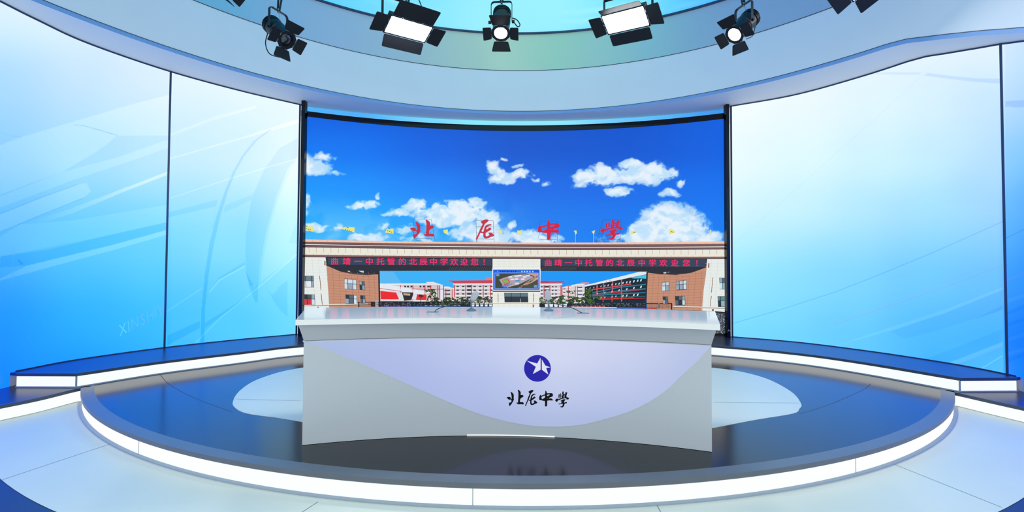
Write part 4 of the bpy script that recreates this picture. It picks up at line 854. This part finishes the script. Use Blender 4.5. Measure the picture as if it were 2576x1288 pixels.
# backlit disc overhead
n = 90; V = []; Fc = []; rr = np.linspace(0, RR + .01, 40)
for i, r in enumerate(rr):
    for k in range(n): a = 2 * math.pi * k / n; V.append((RC[0] + r * math.sin(a), RC[1] + r * math.cos(a), ZB))
for i in range(len(rr) - 1):
    for k in range(n): k2 = (k + 1) % n; Fc.append((i * n + k, i * n + k2, (i + 1) * n + k2, (i + 1) * n + k))
me = bpy.data.meshes.new('lit_ceiling_disc'); me.from_pydata(V, [], Fc); VA = np.array(V)
px, py = pixn(VA); front = VA[:, 1] > 3
c = bilerp([800, 1000, 1200, 1400, 1600, 1820], [-400, 0, 90], [[(60, 180, 250), (100, 215, 255), (140, 230, 255), (150, 235, 255), (110, 215, 255), (60, 170, 250)], [(96, 208, 248), (118, 222, 255), (150, 236, 255), (156, 240, 255), (120, 226, 255), (66, 180, 252)], [(90, 200, 250), (120, 222, 255), (152, 236, 255), (150, 236, 255), (104, 220, 255), (60, 176, 252)]], px, py)
c = np.where(front[:, None], c, np.array([120, 220, 255.]))
for a_, b_ in (((-2.6, 7.4), (-1.2, 7.75)), ((.9, 8.0), (3.2, 7.2)), ((1.2, 8.2), (3.3, 7.5))):
    d = linedist(VA[:, 0], VA[:, 1], [a_, b_]); c = c + np.clip(1 - d / .08, 0, 1)[:, None] * np.array([26, 10, 0])
set_cols(me, lin(np.clip(c, 0, 255))); link('lit_ceiling_disc', me, M['print'], ceil)

# ------------------------------------------------------------------ news desk
desk = empty('news_desk', (-.05, 4.0, ZD), 'wide curved white and grey news desk with a lavender glowing front panel', 'desk')
o1, R1 = circle3((-1.60, 3.52), (-.05, 3.737), (1.50, 3.427)); 
def curve_between(a, b, mid, n=40):
    o, R = circle3(a, mid, b); A = [math.atan2(p[0] - o[0], p[1] - o[1]) for p in (a, b)]
    return [(o[0] + R * math.sin(A[0] + (A[1] - A[0]) * i / n), o[1] + R * math.cos(A[0] + (A[1] - A[0]) * i / n)) for i in range(n + 1)]
bf = curve_between(tuple(at(760, 1120.5, ZD).xy), tuple(at(1791, 1137.5, ZD).xy), tuple(at(1285, 1097, ZD).xy))
ZJ = .952; ZU = 1.09; ZTOP = 1.13
shift = lambda pts, dy, k=1.0: [(p[0] * k, p[1] + dy) for p in pts]
bb = [(bf[-1][0] + .10, 4.28), (bf[0][0] - .10, 4.40)]
DF = Surf(bf)
v = []; mb = MB(); mb.slab(bf + bb, ZD + .0022, ZJ).build('body', M['desk'], desk)
au = []                                # upper edge of the flared apron
L0, R0 = aty(750, 821, bf[0][1] - .085), aty(1803.5, 830, bf[-1][1] - .085)
mid = (np.array(bf[20]) + np.array([0, -.085])); au = curve_between((L0.x, L0.y), (R0.x, R0.y), tuple(mid))
ab = [(au[-1][0] + .12, 4.34), (au[0][0] - .12, 4.46)]
mb = MB(); lo = bf + bb; hi = au + ab; nn = len(lo); b0 = [(p[0], p[1], ZJ + .003) for p in lo]; b1 = [(p[0], p[1], ZU) for p in hi]
mb.add(b0 + b1, [(i, (i + 1) % nn, nn + (i + 1) % nn, nn + i) for i in range(nn)]); mb.build('apron', M['desk'], desk)
MB().slab([(p[0] * .998, p[1] + .006) for p in bf] + bb, ZJ, ZJ + .003).build('joint_line', M['groove'], desk)
sL_, sR2 = at(743.5, 805, ZTOP), at(1811.8, 817, ZTOP); sM = at(1288, 801.5, ZTOP)
sf = curve_between(tuple(sL_.xy), tuple(sR2.xy), tuple(sM.xy)); bl_, br_, bm_ = at(770.8, 773.8, ZTOP), at(1798.8, 783, ZTOP), at(1260, 772.6, ZTOP)
sbk = curve_between(tuple(br_.xy), tuple(bl_.xy), tuple(bm_.xy))
o = MB().slab(sf + sbk, ZU, ZTOP).build('worktop', M['desktop'], desk)
bv = o.modifiers.new('bevel', 'BEVEL'); bv.width = .007; bv.segments = 3; bv.limit_method = 'ANGLE'; bv.angle_limit = math.radians(60)
MB().slab(shift(bf[16:26], -.003) + shift(bf[16:26], .001)[::-1], ZD + .0022, ZD + .010).build('base_light', M['riser'], desk)
# lavender backlit panel
PB = [(763, 858.5), (771, 860.5), (856.5, 893.8), (961, 938.5), (1054, 979.5), (1140, 1016.8), (1203, 1041), (1259, 1057), (1296, 1065), (1340, 1071.6), (1395, 1074), (1440, 1071.5), (1483, 1065), (1560, 1044), (1620, 1019), (1676, 983), (1721.7, 939), (1758, 906), (1789.5, 870)]
PT = [(x, y) for x, y in ((1789.5, 868.5), (1700, 863.2), (1560, 856.5), (1420, 851.5), (1290, 850), (1150, 849.6), (1000, 850.6), (860, 853.2), (763, 857.6))]
tmp = Sheet(DF, .0016); S2 = [DF.hit(*p) for p in PB + PT]; S2 = [(a, min(b, ZJ - .004)) for a, b in S2]
def dens(pl):                          # denser outline
    out = []
    for i in range(len(pl)):
        a, b = np.array(pl[i]), np.array(pl[(i + 1) % len(pl)]); k = max(1, int(np.hypot(*(b - a)) / .05)); out += [tuple(a + (b - a) * j / k) for j in range(k)]
    return out
nb = len(PB); smb = [tuple(p) for p in spline(S2[:nb], 5)]
outline = smb + S2[nb:]
tmp2 = Sheet(DF, .0016); tmp2.raw([outline], (205, 212, 224))
me_e = tmp2.build('panel_edge', M['desk_edge'], desk)
# inner lit face as fine cells so the glow of its lamps varies smoothly
ins = []
cx_, cz_ = np.mean([p[0] for p in outline]), np.mean([p[1] for p in outline])
N_ = len(outline)
for i in range(N_):
    a, b, c_ = np.array(outline[i - 1]), np.array(outline[i]), np.array(outline[(i + 1) % N_]); t = c_ - a; t = t / (np.hypot(*t) + 1e-9); ins.append(tuple(b + np.array([-t[1], t[0]]) * .004))
face = Sheet(DF, .0034)
ssg = np.arange(min(p[0] for p in ins), max(p[0] for p in ins), .022); zzg = np.arange(min(p[1] for p in ins), ZJ, .022)
def clip_poly(poly, axis, bound, sg):
    out = []
    for k in range(len(poly)):
        a, b = poly[k - 1], poly[k]; ia = sg * (a[axis] - bound) >= 0; ib = sg * (b[axis] - bound) >= 0
        if ia != ib: t = (bound - a[axis]) / (b[axis] - a[axis]); out.append((a[0] + t * (b[0] - a[0]), a[1] + t * (b[1] - a[1])))
        if ib: out.append(b)
    return out
flat = ins; tris = tessellate_polygon([[Vector((p[0], p[1], 0)) for p in ins]])
for t in tris:
    tr = [flat[k] for k in t]; s_lo, s_hi = min(p[0] for p in tr), max(p[0] for p in tr); z_lo, z_hi = min(p[1] for p in tr), max(p[1] for p in tr)
    for sx in ssg[(ssg > s_lo - .022) & (ssg < s_hi)]:
        q = clip_poly(clip_poly(tr, 0, sx, 1), 0, sx + .022, -1)
        if len(q) < 3: continue
        for zx in zzg[(zzg > z_lo - .022) & (zzg < z_hi)]:
            q2 = clip_poly(clip_poly(q, 1, zx, 1), 1, zx + .022, -1)
            if len(q2) >= 3: face._emit(q2, (0, 0, 0))
me = bpy.data.meshes.new('lit_panel'); me.from_pydata(face.v, [], face.f); VA = np.array(face.v); px, py = pixn(VA)
cc = bilerp([760, 1000, 1200, 1400, 1560, 1800], [850, 900, 960, 1080],
            [[(176, 196, 226), (186, 198, 232), (208, 214, 240), (222, 226, 242), (216, 220, 240), (190, 202, 230)],
             [(174, 192, 226), (184, 196, 232), (200, 209, 240), (222, 226, 243), (212, 218, 240), (188, 200, 230)],
             [(172, 190, 226), (182, 194, 232), (190, 202, 236), (210, 217, 240), (204, 212, 238), (186, 198, 230)],
             [(170, 188, 224), (176, 190, 226), (178, 192, 228), (184, 197, 228), (182, 195, 228), (180, 194, 226)]], px, py)
set_cols(me, lin(cc) * np.array([.84, .86, .95])); link('lit_panel', me, M['panel'], desk)
def decal(name, groups, cv, m, off, parent, bold=0):
    s = Sheet(DF, off)
    for g in groups:
        s.poly(cv(g[0]), (0, 0, 0), [cv(h) for h in g[1:]])
        if bold: L = cv(g[0]); s.line(L + [L[0]], bold, (0, 0, 0))
    return s.build(name, m, parent)
cL = conv(13.558, 1260, 970)
for nm, ch in (('calligraphy_character', BEI), ('calligraphy_character', CHEN), ('calligraphy_character', ZHONG), ('calligraphy_character', XUE)): decal(nm, ch, cL, M['ink'], .0048, desk, .8)
lo_ = conv(14.31, 1300, 880)
lg = decal('round_logo', [[[(745 + 482 * math.cos(a), 663 + 480 * math.sin(a)) for a in np.linspace(0, 2 * math.pi, 72, endpoint=False)]]], lo_, M['logo_blue'], .0048, desk)
decal('logo_star', [[[(355, 385), (735, 487), (858, 275), (858, 712), (580, 865), (685, 605)]], [[(903, 340), (1025, 555), (1205, 625), (1058, 648), (1138, 885), (903, 712)]]], lo_, M['logo_white'], .006, lg)

# ------------------------------------------------------------------ desk microphones
for i, (bx, by, hx, hy, cab, label) in enumerate((
        (1186, 782, 1193.5, 745, [(1183, 754), (1160, 764), (1120, 771), (1100, 778), (1093, 785)], 'grey desktop microphone tilted right, left of the desk centre'),
        (1380, 782, 1378, 743, [(1384, 757), (1400, 765), (1425, 770), (1445, 777), (1464, 787)], 'grey desktop microphone standing upright, right of the desk centre'))):
    b = at(bx, by, ZTOP); Y = b.y
    t = empty('desk_microphone', b, label, 'microphone', 'microphones on the news desk')
    MB().lathe(b, (0, 0, 1), [(0, 0), (0, .042), (.004, .044), (.009, .042), (.018, .026), (.026, .013), (.03, .009), (.03, 0)]).build('base', M['mic_grey'], t, True)
    h = aty(hx, hy, Y); k = aty(1185.6 if i == 0 else 1380, 757, Y)
    MB().tube([b + Vector((0, 0, .02)), (b + k) / 2, k], [.0085, .0075, .0085], 14).build('stem', M['mic_grey'], t, True)
    MB().lathe(k, (h - k), [(-.012, 0), (-.012, .009), (.0, .011), (.012, .012), (.022, .008), (.024, 0)], 20).build('ball_joint', M['mic_grey'], t, True)
    d = (h - k).normalized(); L = .05
    MB().lathe(h, d, [(L * math.cos(a) * -1, .0305 * (1 - .12 * math.cos(a) * -1 * -1) * math.sin(a)) for a in np.linspace(0, math.pi, 18)], 32).build('windscreen', M['mic_foam'], t, True)
    pts = [aty(x, y, Y) for x, y in cab]; end = at(*cab[-1], ZTOP + .003)
    pts = [k] + [p + (end - pts[-1]) * (j / (len(pts) - 1)) ** 1.2 for j, p in enumerate(pts)]
    pts = [Vector(p) for p in spline([tuple(p) for p in pts], 6)]
    for p in pts: p.z = max(p.z, ZTOP + .003)
    MB().tube(pts, .0034, 8).build('cable', M['cable'], t, True)
    g = at(*((1088, 785.3) if i == 0 else (1467, 788.2)), ZTOP)
    tag(MB().box((g.x, g.y, ZTOP + .0015), .10, .06, .003).build('cable_grommet', M['mic_grey']),
        'flat grey cable outlet plate on the desk top by the %s microphone' % ('left' if i == 0 else 'right'), 'grommet', 'cable outlets in the desk top')

# ------------------------------------------------------------------ studio lamps
ZP = 5.2; YP = 5.0
hw = math.sqrt((RR + .0) ** 2 - (YP + .18 - RC[1]) ** 2)
pipe = tag(MB().tube([(RC[0] - hw, YP + .18, ZP), (RC[0] + hw, YP + .18, ZP)], .024, 14).build('lighting_pipe', M['black']), 'straight black lighting pipe spanning the ceiling opening above the lamps', 'pipe')
def rounded(p, r, n=4):                # round the corners of a 3D polygon (list of (point, round?))
    out = []
    N = len(p)
    for i in range(N):
        q, rd = p[i]; a, b = p[i - 1][0], p[(i + 1) % N][0]
        if not rd: out.append(q); continue
        u = (a - q).normalized() * r; w = (b - q).normalized() * r
        for k in range(n + 1): t = k / n; out.append(q + u * (1 - t) ** 2 + w * t ** 2)
    return out
def flap(h0, h1, outd, N, L, t, flare, root, r=.014, name='barn_door'):
    d = (outd * math.cos(t) + N * math.sin(t)).normalized(); w = (h1 - h0).normalized()
    p = [(h0 + d * .006, True), (h1 + d * .006, True), (h1 + w * flare + d * L, True), (h0 - w * flare + d * L, True)]
    nrm = w.cross(d); mb = MB(); pts = rounded(p, r); mb.plate(pts, nrm, .003)
    o = mb.build(name, M['flap'], root)
    for s in (.25, .75): c = h0.lerp(h1, s); MB().tube([c - w * .014, c + w * .014], .0035, 8).build('hinge', M['steel'], o)
    return o
def hanger(top_pt, root, spread=.05):
    a = Vector(top_pt); zt = ZP; y = YP + .18
    bars = [(a + Vector((-spread * .2, 0, 0)), Vector((a.x - spread, y, zt - .05))), (a + Vector((spread * .2, 0, 0)), Vector((a.x + spread, y, zt - .05)))]
    m1, m2 = a.lerp(Vector((a.x - spread, y, zt)), .5), a.lerp(Vector((a.x + spread, y, zt)), .5); bars += [(m1, Vector((a.x + spread * .3, y, zt - .04))), (m2, Vector((a.x - spread * .3, y, zt - .04)))]
    for p, q in bars: MB().tube([p, q], .011, 8).build('hanger_arm', M['black'], root)
    MB().tube([Vector((a.x - .03, y, zt - .055)), Vector((a.x + .03, y, zt - .055))], .028, 14).build('pipe_clamp', M['black'], root, True)
    MB().tube([a + Vector((0, 0, -.02)), a + Vector((0, 0, .025))], .012, 10).build('yoke_bolt', M['steel'], root, True)
def yoke(c, side, hw_, h, root, w=.03):
    c = Vector(c); side = Vector(side).normalized(); upv = Vector((0, 0, 1)); dep = side.cross(upv)
    a, b = c - side * hw_, c + side * hw_; rr_ = .03
    path = [a, a + upv * (h - rr_), a + upv * (h - .3 * rr_) + side * rr_ * .3, a + upv * h + side * rr_, b + upv * h - side * rr_, b + upv * (h - .3 * rr_) - side * rr_ * .3, b + upv * (h - rr_), b]
    mb = MB(); q = []
    for i, p in enumerate(path):
        t = (path[min(i + 1, 7)] - path[max(i - 1, 0)]).normalized(); nn_ = t.cross(dep)
        q.append([p + dep * w / 2 + nn_ * .003, p - dep * w / 2 + nn_ * .003, p - dep * w / 2 - nn_ * .003, p + dep * w / 2 - nn_ * .003])
    vs = [x for r_ in q for x in r_]; fs = []
    for i in range(7):
        for k in range(4): fs.append((i * 4 + k, i * 4 + (k + 1) % 4, (i + 1) * 4 + (k + 1) % 4, (i + 1) * 4 + k))
    fs += [(0, 1, 2, 3), (28, 29, 30, 31)]
    mb.add(vs, fs).build('yoke', M['black'], root)
    for s, p in ((-1, a), (1, b)): MB().tube([p + side * s * .0, p + side * s * .03], .018, 12).build('yoke_knob', M['black'], root, True)
    return (a + b) / 2 + upv * h
def rot(a, b, g):                      # turn, downward tilt and roll of a lamp
    N = Vector((math.sin(a) * math.cos(b), -math.cos(a) * math.cos(b), -math.sin(b))); R0 = Vector((0, 0, 1)).cross(N).normalized()
    if R0.x < 0: R0 = -R0
    U0 = N.cross(R0)
    if U0.z < 0: U0 = -U0
    return R0 * math.cos(g) + U0 * math.sin(g), U0 * math.cos(g) - R0 * math.sin(g), N, R0
def basis(Rv, Vv):
    R_ = Vector(Rv).normalized(); U_ = -Vector(Vv); U_ = (U_ - R_ * U_.dot(R_)).normalized(); return R_, U_, R_.cross(U_)
def spot(px, py, Y, ang, lit, label, rest=None, loop=None, hgt=.23, sp=(.5, .5, .5, .5), SLs=(.11, .1, .1, .1)):
    c = aty(px, py, Y); R_, U_, N, R0_ = rot(*ang)
    t = empty('fresnel_spotlight', c, label, 'spotlight', 'round spotlights hanging from the ceiling')
    MB().lathe(c, N, [(-.36, 0), (-.36, .055), (-.345, .078), (-.33, .086), (-.3, .088), (-.298, .096), (-.2, .1), (-.16, .1), (-.155, .096), (-.08, .094), (-.03, .09), (-.01, .088), (-.01, .078)], 36).build('housing', M['black'], t, True)
    fb = MB()
    for z in (-.32, -.305, -.29, -.275): fb.lathe(c, N, [(z - .003, .084), (z - .003, .104), (z + .003, .104), (z + .003, .084)], 36)
    fb.build('cooling_fins', M['black'], t)
    MB().lathe(c, N, [(-.008, .064), (-.008, .082), (.012, .082), (.012, .072), (-.006, .066)], 40).build('lens_rim', M['lens_rim'] if lit else M['black'], t, True)
    MB().lathe(c, N, [(-.006, .066), (.0, .06), (.006, .045), (.01, .025), (.012, .0)], 40).build('lens', M['lit'] if lit else M['lens_off'], t, True)
    mb = MB(); oc = [c + N * .012 + (R_ * math.cos(a) + U_ * math.sin(a)) * .112 for a in [math.pi / 8 + k * math.pi / 4 for k in range(8)]]
    ic = [c + N * .012 + (R_ * math.cos(a) + U_ * math.sin(a)) * .078 for a in [math.pi / 8 + k * math.pi / 4 for k in range(8)]]
    o2 = [p + N * .004 for p in oc]; i2 = [p + N * .004 for p in ic]; vs = oc + ic + o2 + i2; fs = []
    for k in range(8): k2 = (k + 1) % 8; fs += [(k, k2, 8 + k2, 8 + k), (16 + k, 16 + k2, 24 + k2, 24 + k), (k, k2, 16 + k2, 16 + k), (8 + k, 8 + k2, 24 + k2, 24 + k)]
    mb.add(vs, fs).build('barn_door_frame', M['flap'], t)
    o_ = c + N * .016; e = .098
    for k, (dv, wv, half, L, fl_) in enumerate(((U_, R_, .09, .125, .026), (-U_, R_, .08, .115, .03), (-R_, U_, .073, .105, .01), (R_, U_, .073, .105, .01))):
        flap(o_ + dv * e - wv * half, o_ + dv * e + wv * half, dv, N, SLs[k], sp[k], fl_, t)
    pc = c - N * .17; topy = yoke(pc, R0_, .118, hgt, t); hanger(topy, t)
    if loop:
        pts = [Vector(p) for p in spline([tuple(aty(x, y, yy)) for x, y, yy in loop], 8)]; MB().tube(pts, .006, 8).build('power_cable', M['cable'], t, True)
    s0_ = topy + Vector((0, 0, .03)); MB().tube([s0_, pc + R0_ * .03 + Vector((0, -.02, .1))], .0018, 6).build('safety_wire', M['steel'], t)
    return t
def panel(px, py, Y, ang, w, h, label, th=(.6, .6, .6, .6), LL=(.17, .16, .15, .13), loop=None, hgt=.26):
    c = aty(px, py, Y); R_, U_, N, R0_ = rot(*ang)
    t = empty('led_panel_light', c, label, 'studio light', 'rectangular panel lights hanging from the ceiling')
    Rm = Matrix((R_, U_, N)).transposed()
    o = MB().box(c - N * .035, w + .03, h + .03, .05, Rm).build('housing', M['black'], t); bv = o.modifiers.new('b', 'BEVEL'); bv.width = .006; bv.segments = 2
    MB().box(c - N * .004, w, h, .008, Rm).build('light_face', M['lit'], t)
    fb = MB(); [fb.box(c - N * .08 + R_ * x, .006, h * .8, .045, Rm) for x in np.linspace(-w * .42, w * .42, 17)]; fb.build('cooling_fins', M['black'], t)
    fr = MB(); [fr.box(c + d * (s + .008) + N * .001, sx, sy, .014, Rm) for d, s, sx, sy in ((U_, h / 2, w + .03, .014), (-U_, h / 2, w + .03, .014), (R_, w / 2, .014, h + .03), (-R_, w / 2, .014, h + .03))]; fr.build('front_frame', M['black'], t)
    o_ = c + N * .008
    for k, (dv, wv, e, half, fl_) in enumerate(((U_, R_, h / 2 + .016, w / 2, .0), (-U_, R_, h / 2 + .016, w / 2, .0), (-R_, U_, w / 2 + .016, h / 2, .015), (R_, U_, w / 2 + .016, h / 2, .015))):
        flap(o_ + dv * e - wv * half, o_ + dv * e + wv * half, dv, N, LL[k], th[k], fl_, t, .018)
    sd = R_.copy(); pc = c - N * .05
    upv = Vector((0, 0, 1)); a, b = pc - sd * (w / 2 + .05), pc + sd * (w / 2 + .05)
    mb = MB(); ta, tb = a + upv * hgt, b + upv * hgt
    for p, q in ((a, ta), (ta, tb), (tb, b)):
        d = (q - p).normalized(); e1 = d.cross(N).normalized(); Rr = Matrix((d, e1, d.cross(e1))).transposed(); mb.box((p + q) / 2, (q - p).length + .006, .028, .006, Rr)
    mb.build('yoke', M['black'], t)
    for p, s in ((a, -1), (b, 1)): MB().tube([p - sd * s * .035, p + sd * s * .02], .016, 12).build('yoke_knob', M['black'], t, True)
    hanger((ta + tb) / 2, t, .06)
    if loop:
        pts = [Vector(p) for p in spline([tuple(aty(x, y, yy)) for x, y, yy in loop], 8)]; MB().tube(pts, .006, 8).build('power_cable', M['cable'], t, True)
    return t
spot(720, 99.5, YP, (1.184, .751, .059), False, 'unlit round black spotlight with open barn doors, left of the lit lamps', loop=[(673, 84, 5.1), (668, 110, 5.12), (678, 135, 5.1), (702, 144, 5.05)], sp=(.05, .62, .12, .28), SLs=(.112, .115, .115, .115))
spot(1259.8, 81.5, YP, (-.078, 1.147, -.05), True, 'lit round spotlight facing forward, between the two panel lights', loop=[(1288, 45, 5.1), (1300, 50, 5.1), (1308, 62, 5.1), (1302, 67, 5.1), (1290, 52, 5.1)], sp=(.21, .33, .2, .15), SLs=(.15, .118, .1, .1))
spot(1849.3, 85.6, YP, (-1.259, .779, -.129), True, 'lit round spotlight turned to the left, right of the panel lights', loop=[(1900, 68, 5.15), (1893, 90, 5.12), (1878, 98, 5.08)], sp=(.05, .39, .38, .12), SLs=(.115, .115, .112, .13))
spot(572, -30, YP, (1.184, .751, -.15), False, 'spotlight at the top left edge with only a barn door corner showing', sp=(.05, 1.5, 1.5, .28))
panel(1028, 73.3, YP, (.98, 1.058, .249), .504, .2, 'lit rectangular panel light tilted to the right, left of the middle spotlight', th=(.06, .42, .06, .06), LL=(.2, .14, .165, .17), loop=[(1046, -20, 5.1), (1056, 5, 5.15), (1064, 25, 5.15)])
panel(1572.8, 51.4, YP, (-1.04, .896, -.292), .525, .21, 'lit rectangular panel light tilted to the left, right of the middle spotlight', th=(.42, .09, .1, .1), LL=(.075, .14, .165, .175))
panel(2148, -55, YP, (.1, .95, -.56), .52, .21, 'panel light at the top right edge with only its barn doors showing', th=(.1, .1, .1, .1), LL=(.16, .17, .16, .2))
